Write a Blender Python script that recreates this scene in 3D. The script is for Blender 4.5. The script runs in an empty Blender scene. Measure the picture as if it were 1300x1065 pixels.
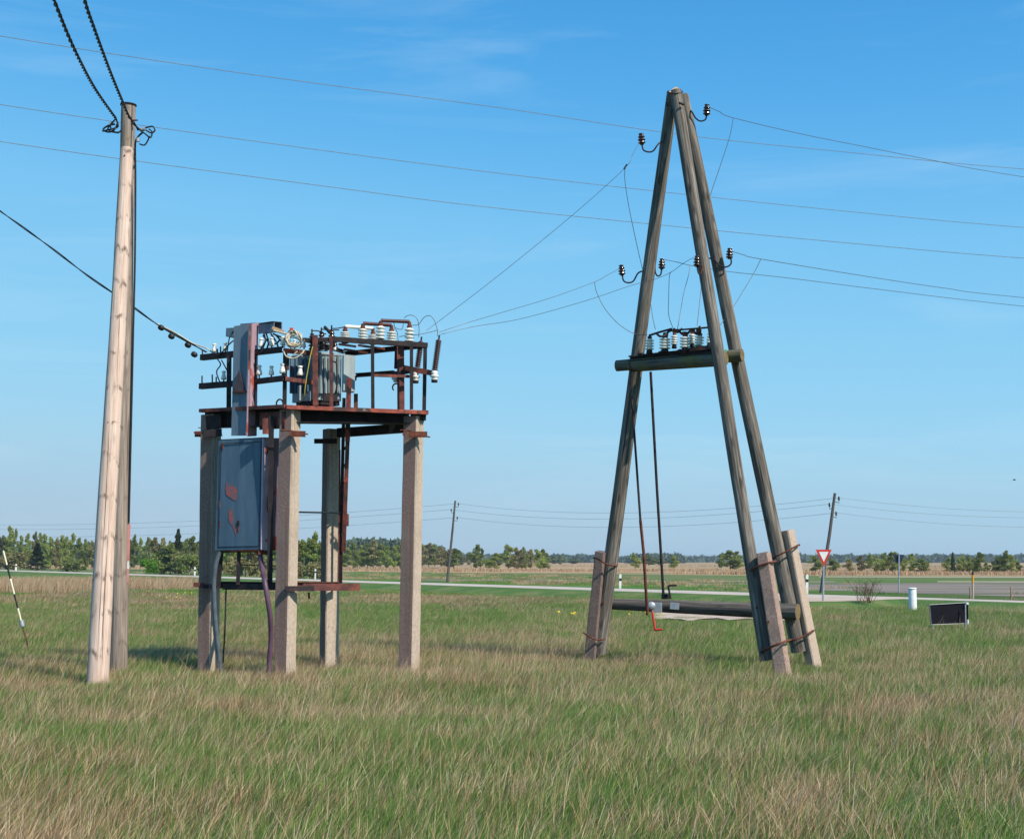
import bpy, bmesh, math, random
import numpy as np
from mathutils import Vector, Matrix, noise
R = math.radians
scene = bpy.context.scene
C = scene.collection
rnd = random.Random(7)

# ------------------------------------------------------------------ camera
F, W0, H0, EYE = 1800.0, 1300.0, 1065.0, 1.6
HOR = 712.0
PITCH = math.atan((HOR - H0/2)/F)
cam_d = bpy.data.cameras.new('camera'); cam = bpy.data.objects.new('camera', cam_d); C.objects.link(cam)
cam_d.sensor_fit = 'HORIZONTAL'; cam_d.sensor_width = 36.0; cam_d.lens = 36.0*F/W0
cam_d.clip_start = 0.1; cam_d.clip_end = 12000
cam.location = (0, 0, EYE); cam.rotation_euler = (math.pi/2 + PITCH, 0, 0)
scene.camera = cam

# ------------------------------------------------------------------ sky, sun, exposure
SUN_EL, SUN_AZ = R(45), R(49)           # sun: right of and behind the camera
sun_vec = Vector((math.sin(SUN_AZ)*math.cos(SUN_EL), -math.cos(SUN_AZ)*math.cos(SUN_EL), math.sin(SUN_EL)))
world = bpy.data.worlds.new('World'); scene.world = world; world.use_nodes = True
nt = world.node_tree; nt.nodes.clear()
def N(tree, t, **kw):
    n = tree.nodes.new(t)
    for k, v in kw.items():
        if k in n.inputs: n.inputs[k].default_value = v
        else: setattr(n, k, v)
    return n
sky = N(nt, 'ShaderNodeTexSky'); sky.sky_type = 'NISHITA'; sky.sun_disc = False
sky.sun_elevation = SUN_EL; sky.sun_rotation = math.atan2(sun_vec.x, sun_vec.y)
sky.altitude = 0; sky.air_density = 1.0; sky.dust_density = 0.2; sky.ozone_density = 2.2
# tone curve of the clear sky (deep blue overhead, pale towards the horizon), the same all round
sc1 = N(nt, 'ShaderNodeVectorMath'); sc1.operation = 'SCALE'; sc1.inputs['Scale'].default_value = 0.115
srgb = N(nt, 'ShaderNodeSeparateColor')
cv = N(nt, 'ShaderNodeValToRGB'); cr_ = cv.color_ramp; cr_.interpolation = 'B_SPLINE'
st_ = [(0.08,(.035,.23,.56)),(.152,(.055,.290,.635)),(.195,(.095,.375,.715)),(.245,(.165,.46,.748)),(.351,(.225,.52,.752)),(.48,(.275,.545,.74)),(.608,(.325,.553,.700)),(.82,(.338,.49,.62)),(1.0,(.36,.49,.60))]
while len(cr_.elements) < len(st_): cr_.elements.new(0.5)
for e_, (p_, c_) in zip(cr_.elements, st_): e_.position = p_; e_.color = (*c_, 1)
hsv = N(nt, 'ShaderNodeVectorMath'); hsv.operation = 'SCALE'; hsv.inputs['Scale'].default_value = 1/0.115
nt.links.new(sky.outputs[0], sc1.inputs[0]); nt.links.new(sc1.outputs[0], srgb.inputs[0]); nt.links.new(srgb.outputs[0], cv.inputs[0]); nt.links.new(cv.outputs[0], hsv.inputs[0])
# thin cirrus streaks
tc = N(nt, 'ShaderNodeTexCoord')
mp = N(nt, 'ShaderNodeMapping'); mp.inputs['Scale'].default_value = (1.6, 1.6, 12.0); mp.inputs['Rotation'].default_value = (0, R(-5), R(20)); mp.inputs['Location'].default_value = (3.3, 1.7, 0.4)
nz = N(nt, 'ShaderNodeTexNoise'); nz.inputs['Scale'].default_value = 1.6; nz.inputs['Detail'].default_value = 7; nz.inputs['Roughness'].default_value = 0.6; nz.inputs['Distortion'].default_value = 0.6
rp = N(nt, 'ShaderNodeValToRGB'); rp.color_ramp.elements[0].position = 0.53; rp.color_ramp.elements[1].position = 0.85
rp.color_ramp.elements[1].color = (0.26, 0.26, 0.26, 1)
mx = N(nt, 'ShaderNodeMix'); mx.data_type = 'RGBA'
mx.inputs[7].default_value = (5.2, 6.6, 7.6, 1)
bg = N(nt, 'ShaderNodeBackground'); bg.inputs['Strength'].default_value = 0.115
ow = N(nt, 'ShaderNodeOutputWorld')
L = nt.links.new
L(tc.outputs['Generated'], mp.inputs[0]); L(mp.outputs[0], nz.inputs['Vector']); L(nz.outputs[0], rp.inputs[0])
L(rp.outputs[0], mx.inputs[0]); L(hsv.outputs[0], mx.inputs[6]); L(mx.outputs[2], bg.inputs[0]); L(bg.outputs[0], ow.inputs[0])
sd = bpy.data.lights.new('sun', 'SUN'); sd.energy = 4.7; sd.angle = R(0.53); sd.color = (1.0, 0.91, 0.78)
sun = bpy.data.objects.new('sun', sd); C.objects.link(sun)
sun.rotation_euler = (-sun_vec).to_track_quat('-Z', 'Y').to_euler()
vs = scene.view_settings; vs.view_transform = 'Standard'; vs.look = 'None'; vs.exposure = 0.28; vs.gamma = 1; vs.use_curve_mapping = False
scene.cycles.max_bounces = 6; scene.cycles.transparent_max_bounces = 8; scene.cycles.volume_bounces = 0
scene.cycles.use_adaptive_sampling = True

# ------------------------------------------------------------------ places: picture direction + distance -> point in the world
cp, sp_ = math.cos(PITCH), math.sin(PITCH)
def ray(u, v):
    xc, yc = (u - W0/2)/F, (H0/2 - v)/F
    return Vector((xc, cp - yc*sp_, sp_ + yc*cp))
def P(u, v, Y):
    d = ray(u, v); return Vector((0, 0, EYE)) + d*(Y/d.y)
def G(u, v, z=0.0):
    d = ray(u, v); t = (z - EYE)/d.z; return Vector((0, 0, EYE)) + d*t
def ON(u, v, a, b):                      # on the vertical plane through plan points a and b
    d = ray(u, v); n = Vector((b[1]-a[1], -(b[0]-a[0])))
    t = (a[0]*n.x + a[1]*n.y)/(d.x*n.x + d.y*n.y)
    return Vector((0, 0, EYE)) + d*t
def px(n, Y): return n*Y/F

# ------------------------------------------------------------------ materials
MATS = {}
def base_mat(name, rough=0.8, metal=0.0, spec=0.3):
    m = bpy.data.materials.new(name); m.use_nodes = True
    b = m.node_tree.nodes['Principled BSDF']
    b.inputs['Roughness'].default_value = rough; b.inputs['Metallic'].default_value = metal
    b.inputs['Specular IOR Level'].default_value = spec
    MATS[name] = m
    return m, m.node_tree, b
def ramp(t, stops):
    r = t.nodes.new('ShaderNodeValToRGB'); cr = r.color_ramp
    while len(cr.elements) < len(stops): cr.elements.new(0.5)
    for e, (p, c) in zip(cr.elements, stops): e.position = p; e.color = (*c, 1)
    return r
def noisy(name, stops, scale=4, detail=6, rough=0.8, bump=0.3, bscale=None, stretch=(1,1,1), metal=0, spec=0.3, dist=0.0, world=False, bdist=0.01, spots=None, streak=False):
    m, t, b = base_mat(name, rough, metal, spec)
    tc = t.nodes.new('ShaderNodeTexCoord'); mp = t.nodes.new('ShaderNodeMapping'); mp.inputs['Scale'].default_value = stretch
    if world:
        g = t.nodes.new('ShaderNodeNewGeometry'); t.links.new(g.outputs['Position'], mp.inputs[0])
    else: t.links.new(tc.outputs['Object'], mp.inputs[0])
    n = t.nodes.new('ShaderNodeTexNoise'); n.inputs['Scale'].default_value = scale; n.inputs['Detail'].default_value = detail; n.inputs['Roughness'].default_value = 0.62; n.inputs['Distortion'].default_value = dist
    t.links.new(mp.outputs[0], n.inputs['Vector'])
    r = ramp(t, stops); t.links.new(n.outputs[0], r.inputs[0])
    col = r.outputs[0]
    if spots:                             # (colour, scale, threshold, softness)
        for sc_, scl, th, soft in spots:
            n2 = t.nodes.new('ShaderNodeTexNoise'); n2.inputs['Scale'].default_value = scl; n2.inputs['Detail'].default_value = 5
            t.links.new(mp.outputs[0], n2.inputs['Vector'])
            r2 = ramp(t, [(th, (0,0,0)), (th+soft, (1,1,1))]); t.links.new(n2.outputs[0], r2.inputs[0])
            mx = t.nodes.new('ShaderNodeMix'); mx.data_type = 'RGBA'; mx.inputs[7].default_value = (*sc_, 1)
            t.links.new(r2.outputs[0], mx.inputs[0]); t.links.new(col, mx.inputs[6]); col = mx.outputs[2]
    if streak:                            # rusty and grey runs down the face
        for sc_, seed_, th in (((0.20,0.10,0.055), 3.0, 0.60), ((0.16,0.14,0.12), 11.0, 0.57)):
            ms = t.nodes.new('ShaderNodeMapping'); ms.inputs['Scale'].default_value = (11, 11, 0.45); ms.inputs['Location'].default_value = (seed_,)*3
            t.links.new(tc.outputs['Object'], ms.inputs[0])
            ns = t.nodes.new('ShaderNodeTexNoise'); ns.inputs['Scale'].default_value = 1; ns.inputs['Detail'].default_value = 6; t.links.new(ms.outputs[0], ns.inputs['Vector'])
            rs = ramp(t, [(th, (0,0,0)), (th+0.14, (0.6,0.6,0.6))]); t.links.new(ns.outputs[0], rs.inputs[0])
            mx = t.nodes.new('ShaderNodeMix'); mx.data_type = 'RGBA'; mx.inputs[7].default_value = (*sc_, 1)
            t.links.new(rs.outputs[0], mx.inputs[0]); t.links.new(col, mx.inputs[6]); col = mx.outputs[2]
    t.links.new(col, b.inputs['Base Color'])
    if bump:
        n3 = t.nodes.new('ShaderNodeTexNoise'); n3.inputs['Scale'].default_value = bscale or scale*3; n3.inputs['Detail'].default_value = 8
        t.links.new(mp.outputs[0], n3.inputs['Vector'])
        bm = t.nodes.new('ShaderNodeBump'); bm.inputs['Strength'].default_value = bump; bm.inputs['Distance'].default_value = bdist
        t.links.new(n3.outputs[0], bm.inputs['Height']); t.links.new(bm.outputs[0], b.inputs['Normal'])
    return m
noisy('concrete', [(0.3, (0.40,0.31,0.24)), (0.5, (0.49,0.39,0.31)), (0.7, (0.56,0.47,0.38))], 30, 10, 0.95, 0.6, 90, stretch=(1,1,0.7), bdist=0.012,
      spots=[((0.33,0.22,0.18), 40, 0.62, 0.14), ((0.33,0.25,0.20), 2.2, 0.52, 0.2), ((0.13,0.10,0.09), 9, 0.71, 0.03)], streak=True)
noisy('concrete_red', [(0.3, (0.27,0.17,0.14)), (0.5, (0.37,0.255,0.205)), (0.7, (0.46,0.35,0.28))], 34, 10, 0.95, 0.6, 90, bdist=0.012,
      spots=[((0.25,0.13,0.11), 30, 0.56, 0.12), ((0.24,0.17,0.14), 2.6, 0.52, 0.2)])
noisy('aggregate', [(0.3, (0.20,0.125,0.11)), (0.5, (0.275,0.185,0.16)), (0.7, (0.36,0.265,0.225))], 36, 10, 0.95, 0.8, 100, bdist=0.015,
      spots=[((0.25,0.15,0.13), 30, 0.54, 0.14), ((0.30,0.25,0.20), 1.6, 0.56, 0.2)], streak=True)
noisy('dark_concrete', [(0.3, (0.15,0.10,0.09)), (0.5, (0.22,0.155,0.135)), (0.7, (0.30,0.22,0.19))], 30, 10, 0.95, 0.6, 90, bdist=0.012)
noisy('pale_concrete', [(0.3, (0.40,0.30,0.235)), (0.5, (0.50,0.39,0.31)), (0.7, (0.56,0.46,0.38))], 30, 10, 0.95, 0.6, 90, bdist=0.012, spots=[((0.30,0.20,0.16), 30, 0.58, 0.12)])
noisy('cabinet_side', [(0.3, (0.42,0.32,0.42)), (0.5, (0.52,0.40,0.50)), (0.72, (0.60,0.50,0.56))], 3, 8, 0.65, 0.2, 20, spots=[((0.46,0.10,0.09), 3.4, 0.68, 0.05)])
noisy('faded_sign', [(0.3, (0.035,0.03,0.045)), (0.6, (0.07,0.055,0.07)), (0.8, (0.12,0.06,0.05))], 8, 6, 0.7, 0)
noisy('steel_red', [(0.3, (0.045,0.02,0.02)), (0.5, (0.13,0.045,0.038)), (0.72, (0.26,0.075,0.05))], 7, 8, 0.75, 0.4, 60,
      spots=[((0.42,0.075,0.045), 4.5, 0.60, 0.05), ((0.06,0.035,0.03), 9, 0.6, 0.08)])
noisy('steel_bright_red', [(0.36, (0.10,0.04,0.035)), (0.5, (0.27,0.065,0.045)), (0.64, (0.42,0.10,0.06))], 6, 8, 0.75, 0.4, 60, spots=[((0.06,0.035,0.03), 5, 0.52, 0.06), ((0.22,0.17,0.17), 8, 0.66, 0.05)])
noisy('steel_dark', [(0.3, (0.012,0.011,0.015)), (0.55, (0.028,0.021,0.024)), (0.75, (0.075,0.035,0.03))], 8, 8, 0.75, 0.4, 60)
noisy('rust', [(0.3, (0.055,0.022,0.016)), (0.55, (0.15,0.045,0.026)), (0.75, (0.24,0.09,0.05))], 14, 8, 0.9, 0.7, 60)
noisy('black', [(0.3, (0.012,0.012,0.014)), (0.7, (0.03,0.03,0.032))], 10, 3, 0.5, 0)
noisy('wire_grey', [(0.3, (0.11,0.11,0.115)), (0.7, (0.17,0.17,0.175))], 10, 2, 0.45, 0, metal=0.5)
noisy('cream_cable', [(0.3, (0.45,0.36,0.24)), (0.6, (0.66,0.57,0.42)), (0.8, (0.75,0.68,0.55))], 12, 3, 0.6, 0)
noisy('porcelain', [(0.3, (0.74,0.71,0.62)), (0.6, (0.86,0.84,0.77)), (0.8, (0.88,0.86,0.80))], 12, 5, 0.22, 0, spec=0.5)
noisy('brown_glaze', [(0.3, (0.03,0.012,0.010)), (0.7, (0.065,0.022,0.016))], 12, 3, 0.14, 0, spec=0.6)
noisy('arrester_rubber', [(0.3, (0.05,0.016,0.016)), (0.7, (0.10,0.03,0.026))], 12, 3, 0.35, 0, spec=0.5)
noisy('blue_paint', [(0.28, (0.06,0.11,0.165)), (0.5, (0.08,0.145,0.21)), (0.72, (0.12,0.19,0.26))], 2.6, 8, 0.55, 0.15, 20, stretch=(2.5,2.5,0.35),
      spots=[((0.16,0.07,0.04), 5, 0.68, 0.05)])
noisy('duct_paint', [(0.28, (0.10,0.15,0.20)), (0.5, (0.14,0.20,0.265)), (0.72, (0.19,0.25,0.31))], 2.6, 8, 0.6, 0.15, 20, stretch=(2.5,2.5,0.5),
      spots=[((0.20,0.07,0.045), 4, 0.66, 0.04)])
noisy('side_paint', [(0.3, (0.30,0.20,0.25)), (0.5, (0.42,0.27,0.32)), (0.72, (0.52,0.38,0.42))], 3, 8, 0.65, 0.2, 20,
      spots=[((0.36,0.08,0.06), 3.1, 0.53, 0.08)])
noisy('tank_paint', [(0.3, (0.20,0.25,0.27)), (0.5, (0.29,0.35,0.37)), (0.72, (0.38,0.43,0.44))], 3, 8, 0.5, 0.1, 20, stretch=(2,2,0.5))
noisy('galvanised', [(0.3, (0.28,0.31,0.34)), (0.6, (0.42,0.45,0.48))], 14, 5, 0.45, 0.1, metal=0.4)
noisy('white_paint', [(0.3, (0.62,0.63,0.64)), (0.6, (0.80,0.80,0.79))], 7, 5, 0.5, 0.1)
noisy('red_paint', [(0.3, (0.45,0.03,0.025)), (0.6, (0.60,0.05,0.035))], 7, 3, 0.5, 0)
noisy('red_patch', [(0.40, (0.085,0.145,0.205)), (0.48, (0.22,0.12,0.14)), (0.56, (0.38,0.10,0.09)), (0.7, (0.44,0.13,0.11))], 8, 8, 0.6, 0)
noisy('orange_paint', [(0.3, (0.62,0.24,0.02)), (0.6, (0.75,0.32,0.03))], 7, 3, 0.5, 0)
noisy('pink_guard', [(0.3, (0.50,0.17,0.17)), (0.6, (0.62,0.26,0.24))], 9, 3, 0.6, 0)
noisy('purple_pipe', [(0.3, (0.06,0.03,0.055)), (0.6, (0.13,0.07,0.11))], 5, 5, 0.4, 0.1, stretch=(1,1,.4))
noisy('blue_pipe', [(0.3, (0.05,0.065,0.085)), (0.6, (0.10,0.125,0.15))], 5, 5, 0.45, 0.1)
noisy('yellow_wire', [(0.3, (0.45,0.36,0.04)), (0.6, (0.60,0.50,0.08))], 5, 2, 0.5, 0)
noisy('sleeve_yellow', [(0.3, (0.66,0.61,0.42)), (0.6, (0.78,0.74,0.56))], 5, 2, 0.5, 0)
noisy('green_wire', [(0.3, (0.05,0.28,0.12)), (0.6, (0.07,0.36,0.15))], 5, 2, 0.5, 0)
noisy('sign_back', [(0.3, (0.012,0.02,0.05)), (0.6, (0.02,0.035,0.08))], 5, 3, 0.5, 0)
noisy('board_black', [(0.3, (0.005,0.005,0.009)), (0.6, (0.009,0.009,0.014))], 5, 5, 0.7, 0, spec=0.1)
noisy('stake_wood', [(0.3, (0.22,0.14,0.09)), (0.7, (0.42,0.29,0.19))], 9, 5, 0.9, 0.4)
noisy('cut_wood', [(0.3, (0.40,0.24,0.13)), (0.7, (0.60,0.40,0.24))], 20, 5, 0.9, 0.3)
noisy('moss_end', [(0.3, (0.10,0.09,0.05)), (0.5, (0.19,0.13,0.055)), (0.7, (0.24,0.19,0.10))], 20, 5, 0.95, 0.4)

def wood(name, grey1, grey2, grey3, knot, knot_amt, moss=None, whorl=0.0):
    m, t, b = base_mat(name, 0.88, 0, 0.2)
    tc = t.nodes.new('ShaderNodeTexCoord')
    mp = t.nodes.new('ShaderNodeMapping'); mp.inputs['Scale'].default_value = (24, 24, 0.9)
    t.links.new(tc.outputs['Object'], mp.inputs[0])
    n = t.nodes.new('ShaderNodeTexNoise'); n.inputs['Scale'].default_value = 1.6; n.inputs['Detail'].default_value = 9; n.inputs['Roughness'].default_value = 0.65; n.inputs['Distortion'].default_value = 0.3
    t.links.new(mp.outputs[0], n.inputs['Vector'])
    r = ramp(t, [(0.3, grey1), (0.5, grey2), (0.68, grey3)]); t.links.new(n.outputs[0], r.inputs[0])
    col = r.outputs[0]
    def layer(colr, out):
        nonlocal col
        mx = t.nodes.new('ShaderNodeMix'); mx.data_type = 'RGBA'; mx.inputs[7].default_value = (*colr, 1)
        t.links.new(out, mx.inputs[0]); t.links.new(col, mx.inputs[6]); col = mx.outputs[2]
    # large weather blotches
    mp2 = t.nodes.new('ShaderNodeMapping'); mp2.inputs['Scale'].default_value = (5, 5, 0.8); t.links.new(tc.outputs['Object'], mp2.inputs[0])
    n2 = t.nodes.new('ShaderNodeTexNoise'); n2.inputs['Scale'].default_value = 1.0; n2.inputs['Detail'].default_value = 6; t.links.new(mp2.outputs[0], n2.inputs['Vector'])
    r2 = ramp(t, [(0.48, (0,0,0)), (0.75, (0.65,0.65,0.65))]); t.links.new(n2.outputs[0], r2.inputs[0]); layer(grey1, r2.outputs[0])
    # branch whorls: rings of knots along the trunk
    v = t.nodes.new('ShaderNodeTexVoronoi'); v.inputs['Scale'].default_value = 1; v.inputs['Randomness'].default_value = 0.75
    mp3 = t.nodes.new('ShaderNodeMapping'); mp3.inputs['Scale'].default_value = (9, 9, 2.6); t.links.new(tc.outputs['Object'], mp3.inputs[0]); t.links.new(mp3.outputs[0], v.inputs['Vector'])
    r3 = ramp(t, [(0.10, (knot_amt,)*3), (0.30, (0,0,0))]); t.links.new(v.outputs['Distance'], r3.inputs[0]); layer(knot, r3.outputs[0])
    # drying cracks
    mp4 = t.nodes.new('ShaderNodeMapping'); mp4.inputs['Scale'].default_value = (40, 40, 0.45); t.links.new(tc.outputs['Object'], mp4.inputs[0])
    n4 = t.nodes.new('ShaderNodeTexNoise'); n4.inputs['Scale'].default_value = 1.0; n4.inputs['Detail'].default_value = 3; t.links.new(mp4.outputs[0], n4.inputs['Vector'])
    r4 = ramp(t, [(0.33, (0.9,0.9,0.9)), (0.39, (0,0,0))]); t.links.new(n4.outputs[0], r4.inputs[0]); layer(tuple(c*0.3 for c in grey1), r4.outputs[0])
    if moss:
        n5 = t.nodes.new('ShaderNodeTexNoise'); n5.inputs['Scale'].default_value = 3.0; n5.inputs['Detail'].default_value = 8; t.links.new(tc.outputs['Object'], n5.inputs['Vector'])
        r5 = ramp(t, [(0.44, (0,0,0)), (0.60, (0.85,0.85,0.85))]); t.links.new(n5.outputs[0], r5.inputs[0]); layer(moss, r5.outputs[0])
    if whorl:
        sp = t.nodes.new('ShaderNodeSeparateXYZ'); t.links.new(tc.outputs['Object'], sp.inputs[0])
        def mth(op, a, b_=None, c_=None):
            n_ = t.nodes.new('ShaderNodeMath'); n_.operation = op
            for i_, q_ in enumerate((a, b_, c_)):
                if q_ is None: continue
                if isinstance(q_, (int, float)): n_.inputs[i_].default_value = q_
                else: t.links.new(q_, n_.inputs[i_])
            return n_.outputs[0]
        ang = mth('ARCTAN2', sp.outputs[1], sp.outputs[0])
        sc5 = mth('ABSOLUTE', mth('SINE', mth('MULTIPLY', ang, 2.5)))
        nn = t.nodes.new('ShaderNodeTexNoise'); nn.inputs['Scale'].default_value = 2.2; nn.inputs['Detail'].default_value = 3; t.links.new(tc.outputs['Object'], nn.inputs['Vector'])
        zz = mth('ADD', mth('ADD', sp.outputs[2], mth('MULTIPLY', sc5, -0.05)), mth('MULTIPLY', nn.outputs[0], 0.42))
        fr = mth('ABSOLUTE', mth('SUBTRACT', mth('FRACT', mth('DIVIDE', zz, 0.52)), 0.5))
        mpn = t.nodes.new('ShaderNodeMapping'); mpn.inputs['Scale'].default_value = (16, 16, 7); t.links.new(tc.outputs['Object'], mpn.inputs[0])
        nb = t.nodes.new('ShaderNodeTexNoise'); nb.inputs['Scale'].default_value = 1.0; nb.inputs['Detail'].default_value = 4; t.links.new(mpn.outputs[0], nb.inputs['Vector'])
        rw = ramp(t, [(0.0, (1,1,1)), (0.03, (0.75,0.75,0.75)), (0.10, (0,0,0))]); t.links.new(fr, rw.inputs[0])
        rn = ramp(t, [(0.44, (0,0,0)), (0.60, (0.9,0.9,0.9))]); t.links.new(nb.outputs[0], rn.inputs[0])
        layer(knot, mth('MULTIPLY', rw.outputs[0], mth('MULTIPLY', rn.outputs[0], whorl)))
    t.links.new(col, b.inputs['Base Color'])
    bm = t.nodes.new('ShaderNodeBump'); bm.inputs['Strength'].default_value = 0.7; bm.inputs['Distance'].default_value = 0.012
    t.links.new(n.outputs[0], bm.inputs['Height']); t.links.new(bm.outputs[0], b.inputs['Normal'])
    return m
wood('new_wood', (0.40,0.28,0.22), (0.58,0.435,0.355), (0.68,0.545,0.47), (0.15,0.11,0.09), 0.3, whorl=1.15)
wood('old_wood', (0.06,0.05,0.042), (0.155,0.135,0.115), (0.34,0.31,0.275), (0.04,0.035,0.03), 0.8)
wood('main_wood', (0.17,0.13,0.11), (0.29,0.235,0.195), (0.40,0.335,0.285), (0.08,0.06,0.05), 0.4, whorl=0.6)
wood('mossy_wood', (0.06,0.052,0.042), (0.125,0.112,0.09), (0.20,0.185,0.155), (0.05,0.04,0.035), 0.5, moss=(0.17,0.16,0.06))
wood('brown_wood', (0.05,0.042,0.04), (0.11,0.095,0.085), (0.19,0.17,0.15), (0.04,0.035,0.03), 0.5)

def leafmat(name, c1, c2, trans=0.25, attr=False):
    m = bpy.data.materials.new(name); m.use_nodes = True; t = m.node_tree; t.nodes.clear()
    out = t.nodes.new('ShaderNodeOutputMaterial'); d = t.nodes.new('ShaderNodeBsdfDiffuse'); tr = t.nodes.new('ShaderNodeBsdfTranslucent'); mx = t.nodes.new('ShaderNodeMixShader')
    mx.inputs[0].default_value = trans
    g = t.nodes.new('ShaderNodeNewGeometry')
    n = t.nodes.new('ShaderNodeTexNoise'); n.inputs['Scale'].default_value = 1.3; n.inputs['Detail'].default_value = 4
    t.links.new(g.outputs['Position'], n.inputs['Vector'])
    r = ramp(t, [(0.3, c1), (0.7, c2)]); t.links.new(n.outputs[0], r.inputs[0])
    oi = t.nodes.new('ShaderNodeObjectInfo')
    h = t.nodes.new('ShaderNodeHueSaturation')
    mr = t.nodes.new('ShaderNodeMapRange'); mr.inputs['To Min'].default_value = 0.75; mr.inputs['To Max'].default_value = 1.25
    t.links.new(oi.outputs['Random'], mr.inputs[0]); t.links.new(mr.outputs[0], h.inputs['Value']); t.links.new(r.outputs[0], h.inputs['Color'])
    for s in (d, tr): t.links.new(h.outputs[0], s.inputs['Color'])
    t.links.new(d.outputs[0], mx.inputs[1]); t.links.new(tr.outputs[0], mx.inputs[2]); t.links.new(mx.outputs[0], out.inputs[0])
    MATS[name] = m
leafmat('leaf_birch', (0.23,0.28,0.08), (0.36,0.40,0.12), 0.45)
leafmat('leaf_dark', (0.14,0.18,0.06), (0.24,0.28,0.09), 0.35)
leafmat('leaf_brown', (0.22,0.20,0.085), (0.34,0.30,0.14), 0.35)
leafmat('leaf_bright', (0.10,0.23,0.03), (0.16,0.33,0.045), 0.4)
leafmat('leaf_spruce', (0.035,0.055,0.03), (0.065,0.09,0.042), 0.15)
leafmat('leaf_forest', (0.055,0.085,0.06), (0.09,0.125,0.075), 0.15)
leafmat('twig', (0.10,0.06,0.05), (0.17,0.11,0.09), 0.0)
noisy('bark', [(0.3, (0.10,0.085,0.07)), (0.6, (0.28,0.25,0.22))], 6, 5, 0.9, 0.3)

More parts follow.
